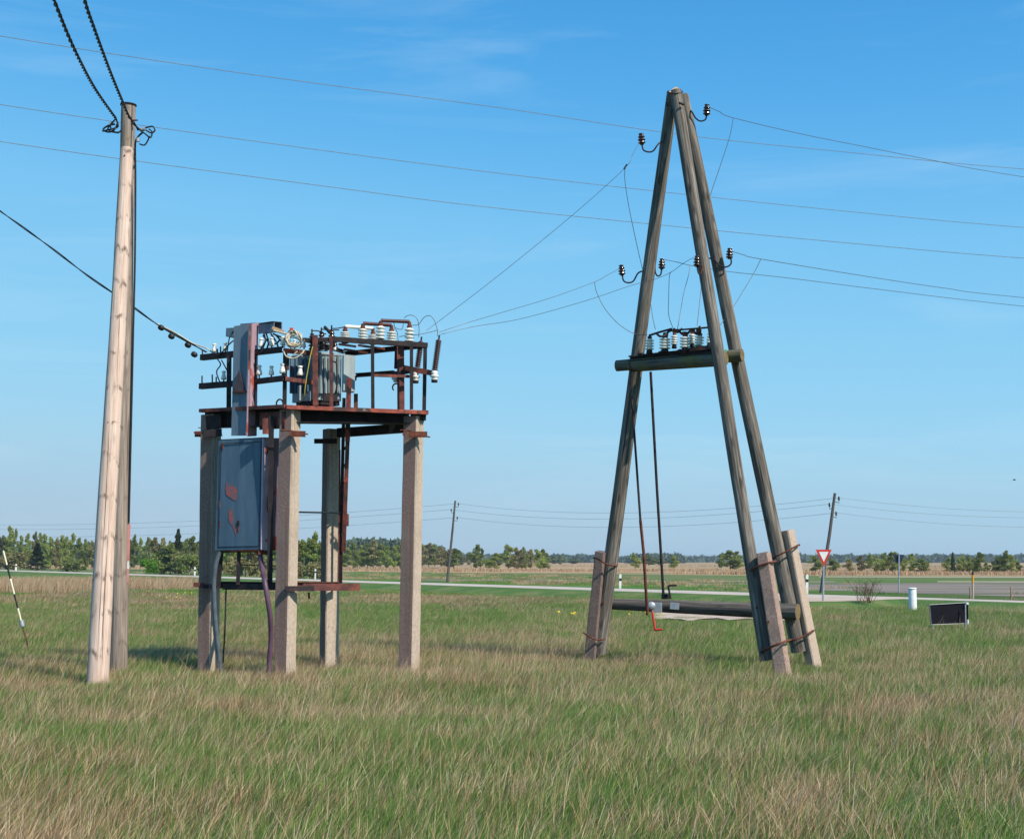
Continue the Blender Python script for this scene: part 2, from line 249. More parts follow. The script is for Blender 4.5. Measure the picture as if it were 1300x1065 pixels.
# ------------------------------------------------------------------ object helpers
ORG = {}
def org(o): return ORG[o.name] if o is not None else Vector((0,0,0))
def tag(o, label=None, cat=None, group=None, kind=None):
    if label: o['label'] = label
    if cat: o['category'] = cat
    if group: o['group'] = group
    if kind: o['kind'] = kind
    return o
def thing(name, at, label, cat, group=None):
    o = bpy.data.objects.new(name, None); C.objects.link(o); o.empty_display_size = 0.2
    o.location = at; ORG[o.name] = Vector(at)
    return tag(o, label, cat, group)
class MB:
    def __init__(s): s.v = []; s.f = []; s.smooth = []
    def add(s, vs, fs, smooth=False):
        n = len(s.v); s.v += [Vector(x) for x in vs]
        for f in fs: s.f.append([n+i for i in f]); s.smooth.append(smooth)
        return s
    def hexa(s, c8):                      # 4 bottom, 4 top, both counter-clockwise from above
        return s.add(c8, [(3,2,1,0),(4,5,6,7),(0,1,5,4),(1,2,6,5),(2,3,7,6),(3,0,4,7)])
    def beam(s, a, b, w, h, up=Vector((0,0,1)), off=(0,0)):   # w: sideways, h: along up
        a, b = Vector(a), Vector(b); d = (b-a).normalized()
        sd_ = d.cross(Vector(up)); sd_ = sd_.normalized() if sd_.length > 1e-4 else Vector((1,0,0))
        u2 = sd_.cross(d).normalized()
        a = a + sd_*off[0] + u2*off[1]; b = b + sd_*off[0] + u2*off[1]
        q = [(-w/2,-h/2),(w/2,-h/2),(w/2,h/2),(-w/2,h/2)]
        vs = [a+sd_*x+u2*y for x, y in q] + [b+sd_*x+u2*y for x, y in q]
        return s.add(vs, [(0,1,2,3),(7,6,5,4),(0,4,5,1),(1,5,6,2),(2,6,7,3),(3,7,4,0)])
    def channel(s, a, b, w, h, t=0.009, side=1):    # open steel section: web + two flanges
        s.beam(a, b, t, h, off=(-side*(w/2 - t/2), 0))
        s.beam(a, b, w - t, t, off=(side*t/2, h/2 - t/2)); s.beam(a, b, w - t, t, off=(side*t/2, -h/2 + t/2))
        return s
    def angle(s, a, b, w, t=0.008, up=Vector((0,0,1)), sx=1, sy=1):
        s.beam(a, b, w, t, up, off=(0, -sy*(w/2 - t/2))); s.beam(a, b, t, w - t, up, off=(-sx*(w/2 - t/2), sy*t/2)); return s
    def box(s, c, sx, sy, sz, yaw=0):
        c = Vector(c); m = Matrix.Rotation(yaw, 3, 'Z')
        q = [(-1,-1),(1,-1),(1,1),(-1,1)]
        return s.hexa([c + m @ Vector((x*sx/2, y*sy/2, z*sz/2)) for z in (-1, 1) for x, y in q])
    def tube(s, pts, r, n=6, cap=True, r1=None):
        pts = [Vector(p) for p in pts]; k = len(pts); rings = []
        d0 = (pts[1]-pts[0]).normalized(); up = Vector((0,0,1)) if abs(d0.z) < 0.95 else Vector((1,0,0))
        nrm = d0.cross(up).normalized()
        for i, p in enumerate(pts):
            d = (pts[min(i+1,k-1)] - pts[max(i-1,0)]).normalized()
            nrm = (nrm - d*nrm.dot(d)).normalized(); bi = d.cross(nrm)
            rr = r if r1 is None else r + (r1-r)*i/(k-1)
            rings.append([p + (nrm*math.cos(a) + bi*math.sin(a))*rr for a in [2*math.pi*j/n for j in range(n)]])
        vs = [q for g in rings for q in g]
        fs = [(i*n+j, i*n+(j+1)%n, (i+1)*n+(j+1)%n, (i+1)*n+j) for i in range(k-1) for j in range(n)]
        s.add(vs, fs, True)
        if cap: s.add(rings[0], [tuple(range(n))[::-1]]); s.add(rings[-1], [tuple(range(n))])
        return s
    def lathe(s, base, axis, prof, n=14):
        axis = Vector(axis).normalized(); base = Vector(base)
        up = Vector((1,0,0)) if abs(axis.x) < 0.9 else Vector((0,1,0))
        a1 = axis.cross(up).normalized(); a2 = axis.cross(a1)
        vs = [base + axis*z + (a1*math.cos(2*math.pi*j/n) + a2*math.sin(2*math.pi*j/n))*max(r, 1e-4) for r, z in prof for j in range(n)]
        fs = [(i*n+j, (i+1)*n+j, (i+1)*n+(j+1)%n, i*n+(j+1)%n) for i in range(len(prof)-1) for j in range(n)]
        s.add(vs, fs, True); return s
    def build(s, name, mat, parent=None, origin=None):
        o_ = org(parent) if origin is None else Vector(origin)
        me = bpy.data.meshes.new(name); me.from_pydata([v - o_ for v in s.v], [], s.f)
        me.polygons.foreach_set('use_smooth', s.smooth); me.materials.append(MATS[mat])
        bm = bmesh.new(); bm.from_mesh(me); bmesh.ops.recalc_face_normals(bm, faces=bm.faces); bm.to_mesh(me); bm.free()
        o = bpy.data.objects.new(name, me); C.objects.link(o)
        if parent is not None: o.parent = parent; o.location = o_ - org(parent)
        else: o.location = o_
        ORG[o.name] = o_
        return o
def smooth_path(pts, n=8):
    pts = [Vector(p) for p in pts]; out = []
    for i in range(len(pts)-1):
        p0 = pts[max(i-1,0)]; p1 = pts[i]; p2 = pts[i+1]; p3 = pts[min(i+2, len(pts)-1)]
        for k in range(n):
            t = k/n
            out.append(0.5*((2*p1) + (p2-p0)*t + (2*p0-5*p1+4*p2-p3)*t*t + (3*p1-p0-3*p2+p3)*t**3))
    return out + [pts[-1]]
def log(name, a, b, r0, r1, mat, parent, n=20, bend=0.012, seed=0, end=None, segs=26):
    """a round timber, its own axis as local Z so that the grain follows it"""
    a, b = Vector(a), Vector(b); Lh = (b-a).length
    me = bpy.data.meshes.new(name); vs = []; fs = []; sm = []
    for i in range(segs+1):
        t = i/segs; r = r0 + (r1-r0)*t
        off = Vector((noise.noise(Vector((t*2.2+seed*3.1, seed, 0))), noise.noise(Vector((t*2.2, seed, 9.0))), 0))*bend*Lh*0.35*math.sin(math.pi*t)
        for j in range(n):
            an = 2*math.pi*j/n
            rr = r*(1 + 0.035*noise.noise(Vector((math.cos(an)*1.5, math.sin(an)*1.5, t*Lh*1.1 + seed*7))))
            vs.append(Vector((math.cos(an)*rr, math.sin(an)*rr, t*Lh)) + off)
    for i in range(segs):
        for j in range(n): fs.append((i*n+j, i*n+(j+1)%n, (i+1)*n+(j+1)%n, (i+1)*n+j)); sm.append(True)
    k = len(vs); vs += [vs[j].copy() for j in range(n)] + [vs[segs*n+j].copy() for j in range(n)]
    fs.append(tuple(k+j for j in range(n))[::-1]); fs.append(tuple(k+n+j for j in range(n))); sm += [False, False]
    me.from_pydata(vs, [], fs); me.polygons.foreach_set('use_smooth', sm); me.materials.append(MATS[mat])
    if end: me.materials.append(MATS[end]); me.polygons[-1].material_index = 1; me.polygons[-2].material_index = 1
    o = bpy.data.objects.new(name, me); C.objects.link(o)
    q = (b-a).to_track_quat('Z', 'X'); o.rotation_mode = 'QUATERNION'; o.rotation_quaternion = q
    o.location = a - org(parent)
    if parent is not None: o.parent = parent
    ORG[o.name] = a
    return o
def prism_post(name, a, b, wa, wb, da, db, yaw, mat, parent, skirt=0.25):
    """tapered rectangular concrete post from foot a to head b with worn arrises"""
    a, b = Vector(a), Vector(b); ax = (b-a).normalized(); a = a - ax*skirt
    Lh = (b-a).length; me = bpy.data.meshes.new(name); bm = bmesh.new()
    segs = 14; rings = []
    for i in range(segs+1):
        t = i/segs; w = wa+(wb-wa)*t; d = da+(db-da)*t; c = 0.016
        pts = [(-w/2+c,-d/2),(w/2-c,-d/2),(w/2,-d/2+c),(w/2,d/2-c),(w/2-c,d/2),(-w/2+c,d/2),(-w/2,d/2-c),(-w/2,-d/2+c)]
        ring = []
        for x, y in pts:
            jx = 0.005*noise.noise(Vector((x*9, y*9, t*Lh*3+a.x)))
            ring.append(bm.verts.new((x+jx, y+jx, t*Lh)))
        rings.append(ring)
    for i in range(segs):
        for j in range(8): bm.faces.new((rings[i][j], rings[i][(j+1)%8], rings[i+1][(j+1)%8], rings[i+1][j]))
    bm.faces.new(rings[0][::-1]); bm.faces.new(rings[-1]); bm.to_mesh(me); bm.free(); me.materials.append(MATS[mat])
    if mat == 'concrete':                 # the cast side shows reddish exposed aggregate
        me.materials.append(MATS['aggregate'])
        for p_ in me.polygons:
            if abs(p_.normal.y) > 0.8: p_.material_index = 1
    o = bpy.data.objects.new(name, me); C.objects.link(o); o.rotation_mode = 'QUATERNION'
    q = ax.to_track_quat('Z', 'Y')
    # build a frame whose x axis is the yaw direction made square to the post
    x = Vector((math.cos(yaw), math.sin(yaw), 0)); x = (x - ax*x.dot(ax)).normalized(); y = ax.cross(x)
    o.rotation_quaternion = Matrix((x, y, ax)).transposed().to_quaternion()
    o.location = a - org(parent); o.parent = parent; ORG[o.name] = a
    return o

SHED3 = [(0.012,0),(0.03,0.0),(0.032,0.02),(0.055,0.022),(0.058,0.032),(0.03,0.055),(0.032,0.06),(0.057,0.066),(0.06,0.076),(0.03,0.098),(0.03,0.104),(0.05,0.112),(0.052,0.122),(0.034,0.14),(0.03,0.155),(0.04,0.16),(0.038,0.172),(0.015,0.178),(0,0.178)]
PINI = [(0.0,0.0),(0.034,0.0),(0.040,0.012),(0.034,0.05),(0.026,0.07),(0.030,0.078),(0.020,0.088),(0.022,0.10),(0.031,0.106),(0.031,0.122),(0.020,0.13),(0,0.132)]
def sheds(n, r_in, r_out, h):
    pr = [(0, 0), (r_in, 0)]
    for i in range(n):
        z0 = h*(i+0.15)/n
        pr += [(r_in, z0), (r_out, z0+h*0.04/n*3), (r_out, z0+h*0.09), (r_in, z0+h*0.62/n)]
    pr += [(r_in*0.8, h), (0, h)]
    return pr
def sprof(pr, k): return [(r*k, z*k) for r, z in pr]

# ================================================================== THE SETTING
# ---- ground: one sheet to the horizon
def hgt(x, y):
    k = max(0.0, min(1.0, (46 - y)/22))
    return 0.055*k*noise.noise(Vector((x*0.16, y*0.16, 3.0))) + 0.02*k*noise.noise(Vector((x*0.7, y*0.7, 8.0)))
xs = [-4200,-2000,-900,-420,-220,-120,-80,-60] + [i*1.0 for i in range(-48, 49)] + [60,80,120,220,420,900,2000,4200]
ys = [-400,-100,-30,-8] + [i*1.0 for i in range(0, 80)] + [84,90,100,120,150,200,300,500,900,1600,2600,4200]
gv = [(x, y, hgt(x, y)) for y in ys for x in xs]; nx = len(xs)
gf = [(j*nx+i, j*nx+i+1, (j+1)*nx+i+1, (j+1)*nx+i) for j in range(len(ys)-1) for i in range(nx-1)]
m, t, b = base_mat('ground_soil', 1.0, 0, 0.1)
g = t.nodes.new('ShaderNodeNewGeometry')
n1 = N(t, 'ShaderNodeTexNoise'); n1.inputs['Scale'].default_value = 0.35; n1.inputs['Detail'].default_value = 8; t.links.new(g.outputs['Position'], n1.inputs['Vector'])
mp1 = t.nodes.new('ShaderNodeMapping'); mp1.inputs['Scale'].default_value = (0.006, 0.05, 1); t.links.new(g.outputs['Position'], mp1.inputs[0])
n2 = N(t, 'ShaderNodeTexNoise'); n2.inputs['Scale'].default_value = 1.0; n2.inputs['Detail'].default_value = 8; t.links.new(mp1.outputs[0], n2.inputs['Vector'])
ra = ramp(t, [(0.35, (0.030,0.045,0.014)), (0.55, (0.060,0.085,0.024)), (0.72, (0.13,0.11,0.055))]); t.links.new(n1.outputs[0], ra.inputs[0])
rb = ramp(t, [(0.35, (0.06,0.125,0.022)), (0.52, (0.08,0.16,0.028)), (0.64, (0.12,0.16,0.045)), (0.74, (0.19,0.16,0.09))]); t.links.new(n2.outputs[0], rb.inputs[0])
sx_ = t.nodes.new('ShaderNodeSeparateXYZ'); t.links.new(g.outputs['Position'], sx_.inputs[0])
mr = t.nodes.new('ShaderNodeMapRange'); mr.inputs['From Min'].default_value = 55; mr.inputs['From Max'].default_value = 85; t.links.new(sx_.outputs[1], mr.inputs[0])
mxg = t.nodes.new('ShaderNodeMix'); mxg.data_type = 'RGBA'; t.links.new(mr.outputs[0], mxg.inputs[0]); t.links.new(ra.outputs[0], mxg.inputs[6]); t.links.new(rb.outputs[0], mxg.inputs[7]); t.links.new(mxg.outputs[2], b.inputs['Base Color'])
gr = MB().add(gv, gf).build('ground', 'ground_soil'); tag(gr, kind='structure')

def sheet(name, poly, mat, z):
    vs = [Vector((p.x, p.y, z)) for p in poly]
    o = MB().add(vs, [tuple(range(len(vs)))]).build(name, mat); return tag(o, kind='structure')
def strip(name, top, bot, mat, z):       # quads between two lines of the same number of points
    vs = [Vector((p.x, p.y, z)) for p in top] + [Vector((p.x, p.y, z)) for p in bot]; k = len(top)
    o = MB().add(vs, [(i, i+1, k+i+1, k+i) for i in range(k-1)]).build(name, mat); return tag(o, kind='structure')
noisy('asphalt', [(0.3, (0.40,0.325,0.275)), (0.6, (0.50,0.415,0.36))], 0.8, 8, 0.9, 0, world=True)
noisy('gravel', [(0.3, (0.34,0.25,0.19)), (0.5, (0.47,0.36,0.28)), (0.7, (0.54,0.43,0.34))], 1.2, 8, 1.0, 0.5, world=True)
noisy('soil', [(0.38, (0.13,0.10,0.085)), (0.5, (0.20,0.155,0.13)), (0.62, (0.27,0.21,0.17))], 1.0, 8, 1.0, 0, stretch=(0.04,0.25,1), world=True, spots=[((0.09,0.115,0.035), 1.6, 0.54, 0.1)])
noisy('dry_meadow', [(0.34, (0.12,0.15,0.045)), (0.45, (0.28,0.19,0.095)), (0.6, (0.44,0.28,0.15)), (0.75, (0.50,0.34,0.20))], 1.0, 9, 1.0, 0, stretch=(0.012,0.03,1), world=True)
noisy('verge', [(0.3, (0.045,0.095,0.016)), (0.5, (0.07,0.135,0.022)), (0.62, (0.12,0.15,0.04)), (0.75, (0.22,0.18,0.09))], 0.7, 8, 1.0, 0, world=True)
noisy('field_green', [(0.36, (0.05,0.10,0.012)), (0.47, (0.075,0.135,0.016)), (0.56, (0.11,0.135,0.035)), (0.66, (0.19,0.145,0.075))], 1.0, 10, 1.0, 0, stretch=(0.025,0.16,1), world=True)
ROADZ = 0.30
def vt(u): return 723.2 + 0.0302*u
def vb(u): return vt(u) + (1.3 + 0.0024*max(0, u) if u < 1000 else max(2.2, 3.7 - (u-1000)*0.012))
us = [-500,-300,-160,-60,0,100,200,300,400,500,600,700,800,900,1000,1100,1200,1300,1450,1700,2200]
top = [G(u, max(vt(u), 715.5), ROADZ) for u in us]; bot = [G(u, max(vb(u), 716.6), ROADZ) for u in us]
strip('road', top, bot, 'asphalt', ROADZ)
# embankments either side of the road
def bank(name, line, dirsign):
    k = len(line); vs = []
    for i, p in enumerate(line):
        d = (line[min(i+1,k-1)] - line[max(i-1,0)]); nrm = Vector((d.y, -d.x, 0)).normalized()*dirsign
        a = Vector((p.x, p.y, ROADZ-0.004)); vs += [a, a + nrm*0.5, Vector((p.x, p.y, -0.05)) + nrm*2.4]
    fs = [(3*i+j, 3*i+3+j, 3*i+4+j, 3*i+1+j) for i in range(k-1) for j in (0, 1)]
    tag(MB().add(vs, fs).build(name, 'verge'), kind='structure')
bank('embankment', bot, 1); bank('embankment', top, -1)
# fields
sheet('ploughed_field', [G(985,742), G(1120,740.5), G(1500,740), G(2300,742), G(1750,773), G(1300,757.5), G(1150,753), G(1040,749)], 'soil', 0.008)
sheet('ploughed_strip', [G(520,735.4), G(760,736.2), G(1060,737.5), G(1060,739.0), G(760,737.8), G(520,736.6)], 'soil', 0.006)
sheet('ploughed_strip', [G(740,739.0), G(1000,741.0), G(1000,742.6), G(740,740.2)], 'soil', 0.006)
sheet('green_field', [G(-300,719.6), G(300,722.8), G(620,727.0), G(1000,730.4), G(1700,731.8), G(1700,741), G(1000,741), G(600,739), G(300,730), G(-300,720.5)], 'field_green', 0.004)
sheet('dry_meadow', [G(-700,713.7), G(2000,713.7), G(2000,733), G(1000,730.8), G(620,727.4), G(300,723.2), G(-300,720.0), G(-700,719)], 'dry_meadow', 0.006)
sheet('sand_track', [G(1040,731.6), G(1700,732.6), G(1700,733.6), G(1040,732.4)], 'gravel', 0.010)
sheet('sand_track', [G(1190,737.8), G(1700,739.2), G(1700,740.6), G(1190,738.7)], 'gravel', 0.012)
# side road joining and a bare patch
def strip3(name, top, bot, mat):
    k = len(top); o = MB().add(top+bot, [(i, i+1, k+i+1, k+i) for i in range(k-1)]).build(name, mat); return tag(o, kind='structure')
uu = [975, 1010, 1040, 1070, 1100, 1128, 1150]
tp = [G(u, vb(u)-0.5, ROADZ+0.006) for u in uu]
md = [G(a, b2, ROADZ+0.006) for a, b2 in ((955,760.6),(1006,763.4),(1040,763.3),(1070,763.0),(1098,762.2),(1124,761.0),(1150,760.0))]
strip3('side_road', tp, md, 'gravel')
strip3('embankment', [p - Vector((0,0,.01)) for p in md], [Vector((p.x + (-.4 if i < 2 else .3), p.y-2.0, -0.05)) for i, p in enumerate(md)], 'verge')
strip3('sand_track', [G(860,763.2,.02), G(905,763.2,.02), G(950,763.4,.02), G(985,764,.02)], [G(855,764.6,.02), G(900,766.2,.02), G(948,767.8,.02), G(990,769,.02)], 'gravel')
_e = [G(826+k*7.6, 778.2 - 0.9*math.sin(k*0.13) + rnd.uniform(-.7,.7)) for k in range(25)] + [G(1009-k*7.6, 787 + 2.2*math.sin(k*0.8)*0.6 + rnd.uniform(-1.3,1.3)) for k in range(25)]
sheet('bare_sand', _e, 'gravel', 0.03)

# ---- haze: thin even air around everything
hz = MB().box((0, 1900, 7.5), 8400, 4700, 17.4)
m = bpy.data.materials.new('haze_air'); m.use_nodes = True; t = m.node_tree; t.nodes.clear()
o_ = t.nodes.new('ShaderNodeOutputMaterial'); pv = t.nodes.new('ShaderNodeVolumePrincipled'); pv.inputs['Density'].default_value = 0.00019; pv.inputs['Color'].default_value = (0.80,0.88,0.97,1); pv.inputs['Anisotropy'].default_value = 0.2
t.links.new(pv.outputs[0], o_.inputs['Volume']); MATS['haze_air'] = m
hz = hz.build('haze', 'haze_air'); tag(hz, kind='stuff')

# ---- grass: instanced clumps (stuff)
def grassmat(name, stops, patch=True, trans=0.3):
    m = bpy.data.materials.new(name); m.use_nodes = True; t = m.node_tree; t.nodes.clear()
    out = t.nodes.new('ShaderNodeOutputMaterial'); d = t.nodes.new('ShaderNodeBsdfDiffuse'); tr = t.nodes.new('ShaderNodeBsdfTranslucent'); mx = t.nodes.new('ShaderNodeMixShader'); mx.inputs[0].default_value = trans
    at = t.nodes.new('ShaderNodeAttribute'); at.attribute_name = 'tint'
    g = t.nodes.new('ShaderNodeNewGeometry'); n = t.nodes.new('ShaderNodeTexNoise'); n.inputs['Scale'].default_value = 0.5; n.inputs['Detail'].default_value = 3
    t.links.new(g.outputs['Position'], n.inputs['Vector'])
    ad = t.nodes.new('ShaderNodeMath'); ad.operation = 'MULTIPLY_ADD'; ad.inputs[1].default_value = 0.45; t.links.new(n.outputs[0], ad.inputs[0])
    mu = t.nodes.new('ShaderNodeMath'); mu.operation = 'MULTIPLY'; mu.inputs[1].default_value = 0.78; t.links.new(at.outputs['Fac'], mu.inputs[0]); t.links.new(mu.outputs[0], ad.inputs[2])
    r = ramp(t, stops); t.links.new(ad.outputs[0], r.inputs[0])
    for s in (d, tr): t.links.new(r.outputs[0], s.inputs['Color'])
    t.links.new(d.outputs[0], mx.inputs[1]); t.links.new(tr.outputs[0], mx.inputs[2]); t.links.new(mx.outputs[0], out.inputs[0]); MATS[name] = m
grassmat('grass_green', [(0.1, (0.060,0.115,0.026)), (0.42, (0.115,0.215,0.045)), (0.72, (0.19,0.31,0.07)), (0.92, (0.37,0.39,0.16))])
grassmat('grass_dry', [(0.08, (0.14,0.065,0.038)), (0.34, (0.28,0.155,0.09)), (0.58, (0.46,0.285,0.165)), (0.78, (0.60,0.43,0.26)), (0.95, (0.70,0.55,0.38))], trans=0.25)
src = bpy.data.collections.new('grass_clumps')     # not linked to the scene: only a source for instances
rg = np.random.default_rng(5)
def clump(name, n, rad, hmin, hmax, wid, lean, dry, droop=0.5, segs=3, lean_dir=True, dark=False):
    vs = []; fs = []; tint = []
    for i in range(n):
        a = rg.uniform(0, 2*math.pi); rr = rad*math.sqrt(rg.uniform()); bx, by = rr*math.cos(a), rr*math.sin(a)
        h = rg.uniform(hmin, hmax); w = wid*rg.uniform(0.7, 1.3)
        yaw = rg.uniform(0, 2*math.pi)
        ld = rg.normal(0.25, 0.9) if lean_dir else rg.uniform(0, 2*math.pi)   # mostly blown to the right
        ln = abs(rg.normal(lean, 0.22)) * h
        tx, ty = math.cos(ld)*ln, math.sin(ld)*ln
        tt = rg.uniform() if not dark else -0.15; k = len(vs)
        for s in range(segs):
            f = s/segs; ff = f**(1+droop)
            ww = w*(1-f*0.55)
            cx, cy, cz = bx+tx*ff, by+ty*ff, h*(f - 0.18*droop*f*f)
            vs.append((cx-math.cos(yaw)*ww/2, cy-math.sin(yaw)*ww/2, cz)); vs.append((cx+math.cos(yaw)*ww/2, cy+math.sin(yaw)*ww/2, cz)); tint += [tt, tt]
        vs.append((bx+tx, by+ty, h*(1-0.18*droop))); tint.append(tt)
        for s in range(segs-1): fs.append((k+2*s, k+2*s+1, k+2*s+3, k+2*s+2))
        fs.append((k+2*segs-2, k+2*segs-1, k+2*segs))
        if dark:                          # knots of dead flower heads up the stem
            for q in range(7):
                z0 = h*(0.45+0.09*q); k2 = len(vs); ya = rg.uniform(0, 6.28); d_ = 0.022
                px_, py_ = bx+tx*(z0/h)**1.2, by+ty*(z0/h)**1.2
                vs += [(px_, py_, z0-0.01), (px_+math.cos(ya)*d_, py_+math.sin(ya)*d_, z0+0.008), (px_, py_, z0+0.022)]; tint += [tt]*3; fs.append((k2, k2+1, k2+2))
        if dry == 2:                      # seed head: a few wider slips at the tip
            for q in range(2):
                k2 = len(vs); z0 = h*(0.84+0.05*q)*(1-0.18*droop); px_, py_ = bx+tx*(0.86+0.07*q), by+ty*(0.86+0.07*q); ya = rg.uniform(0, 6.28); d_ = wid*1.3
                vs += [(px_, py_, z0-0.012), (px_+math.cos(ya)*d_, py_+math.sin(ya)*d_, z0+0.005), (px_+tx*0.05, py_+ty*0.05, z0+0.02)]; tint += [tt]*3; fs.append((k2, k2+1, k2+2))
    me = bpy.data.meshes.new(name); me.from_pydata(vs, [], fs); at = me.attributes.new('tint', 'FLOAT', 'POINT'); at.data.foreach_set('value', tint)
    me.materials.append(MATS['grass_dry' if dry else 'grass_green']); o = bpy.data.objects.new(name, me); src.objects.link(o); return o
# names sort alphabetically: index 0..11
for i in range(4): clump('a%d' % i, 110, 0.30, 0.06, 0.22, 0.0048, 0.40, 0)       # 0-3 green
for i in range(4): clump('b%d' % i, 90, 0.30, 0.07, 0.27, 0.0040, 0.50, 1, 0.6)  # 4-7 mixed dry leaves
for i in range(3): clump('c%d' % i, 20, 0.32, 0.18, 0.42, 0.0034, 0.50, 1, 0.5, 4)  # 8-10 tall dry stalks
clump('d0', 40, 0.45, 0.7, 1.15, 0.016, 0.15, 1, 0.3)                            # 11 reeds
clump('e0', 160, 0.8, 0.04, 0.12, 0.02, 0.3, 0)                                  # 12 short coarse green for far verge
clump('f0', 120, 0.8, 0.08, 0.24, 0.016, 0.5, 1)                                 # 13 coarse dry for far
clump('h0', 2, 0.30, 0.30, 0.52, 0.010, 0.12, 1, 0.2, 5, dark=True)                # 15 dark dead weed stems
clump('g0', 4, 0.35, 0.38, 0.60, 0.0055, 0.9, 1, 0.35, 5)                        # 14 long single stalks bent over
def fbm(x, y, s): return noise.noise(Vector((x*s, y*s, s*11))) + 0.5*noise.noise(Vector((x*s*2.3, y*s*2.3, 4.0)))
pts = []; rot = []; scl = []; idx = []
def project(x, y):
    d = Vector((x, y, -EYE)); f_ = d.y*cp + d.z*sp_; u_ = W0/2 + F*d.x/f_; v_ = H0/2 - F*(-d.y*sp_ + d.z*cp)/f_; return u_, v_
BASES = [(P(u_, 700, Y_).x, Y_) for u_, Y_ in ((115,18.0),(149,20.3),(264,20.7),(361,19.85),(417,21.3),(519,20.4),(750,22.5),(992,19.75),(1032,21.4),(341,19.75),(280,20.3))]
def scatter(y0, y1, dens, far=False):
    n = int(0.85*0.5*(y1*y1-y0*y0)*dens); y = np.sqrt(rg.uniform(y0*y0, y1*y1, n)); x = rg.uniform(-0.425, 0.425, n)*y
    for X, Y in zip(x, y):
        X, Y = float(X), float(Y)
        u_, v_ = project(X, Y)
        # keep off the road, its banks, the side road
        if v_ < vb(u_) + 5.0 - 0*u_: continue
        if 855 < u_ < 1135 and v_ < 768: continue
        if 958 < u_ < 1148 and v_ < 774 - max(0, u_-1080)*0.05: continue
        inbare = 828 < u_ < 1005 and 777 < v_ < 789
        if inbare and rg.uniform() < 0.955 - 0.35*fbm(X, Y, 0.9): continue
        near = 1.0 - max(0.0, min(1.0, (Y-17)/22.0))
        dry = 0.04 + 0.46*near + 0.70*fbm(X, Y*0.30, 0.19) + (0.55 + 0.35*near)*fbm(X+40, Y, 0.9)
        dry = max(0.05 + 0.22*near, min(1.15, dry))
        if 48 < Y < 62: dry += 0.22*math.sin((Y-48)/14*math.pi)
        if v_ < vb(u_) + 16: dry = 0.06 + 0.3*max(0, fbm(X, Y, 0.15))   # mown verge by the road
        reed = (u_ < 250 + 30*fbm(X, Y, 0.2) and 736.5 + 0.01*u_ + 2*fbm(X, Y, 0.3) < v_ < 753 - 0.035*max(0, u_-90) + 3.5*fbm(X, Y, 0.25))
        r_ = rg.uniform(); s_ = rg.uniform(0.75, 1.25)
        if reed: k = 11 if rg.uniform() < 0.45 else (13 if rg.uniform() < 0.6 else 12); s_ *= 0.62
        elif far:
            k = 13 if r_ < dry*0.55 else 12
        else:
            if r_ < dry*0.52: k = int(rg.integers(4, 8))
            elif r_ < dry*0.52 + 0.17*max(0.22, dry): k = int(rg.integers(8, 11))
            elif r_ > 0.985: k = 14
            elif r_ > 0.984 + 0.0007: k = 15
            else: k = int(rg.integers(0, 4))
        if 800 < u_ < 1020 and 775 < v_ < 797:
            if rg.uniform() < 0.6: k = 12; s_ *= 0.45
            else: s_ *= 0.5
        for bx_, by_ in BASES:
            dd_ = (X-bx_)**2*1.2 + (Y-by_+0.45)**2*0.5
            if dd_ < 0.55: s_ *= 0.55 + 0.45*dd_/0.55
        if far and not reed: s_ *= 1.0 if v_ > vb(u_)+14 else 0.55
        pts.append((X, Y, hgt(X, Y))); rot.append((0, 0, float(rg.normal(0, 0.5)))); scl.append(s_); idx.append(k)
scatter(6.5, 14, 75); scatter(14, 24, 52); scatter(24, 42, 28); scatter(42, 60, 7, True); scatter(42, 60, 9); scatter(60, 100, 5, True)
for _ in range(2300):
    u_ = float(rg.uniform(-60, 1360)); v_ = float(rg.uniform(max(718.5, vt(u_)-14), vt(u_)-1.2)); p_ = G(u_, v_)
    soil_ = u_ > 975 and 739.5 < v_
    if soil_ and rg.uniform() < 0.93: continue
    f_ = fbm(p_.x*0.4, p_.y, 0.05)
    if f_ < (0.1 if not soil_ else 0.45) and rg.uniform() < 0.8: continue
    pts.append((p_.x, p_.y, 0.0)); rot.append((0, 0, float(rg.uniform(0, 6)))); scl.append(float(rg.uniform(0.6, 1.3))); idx.append(13 if rg.uniform() < 0.45 else 12)
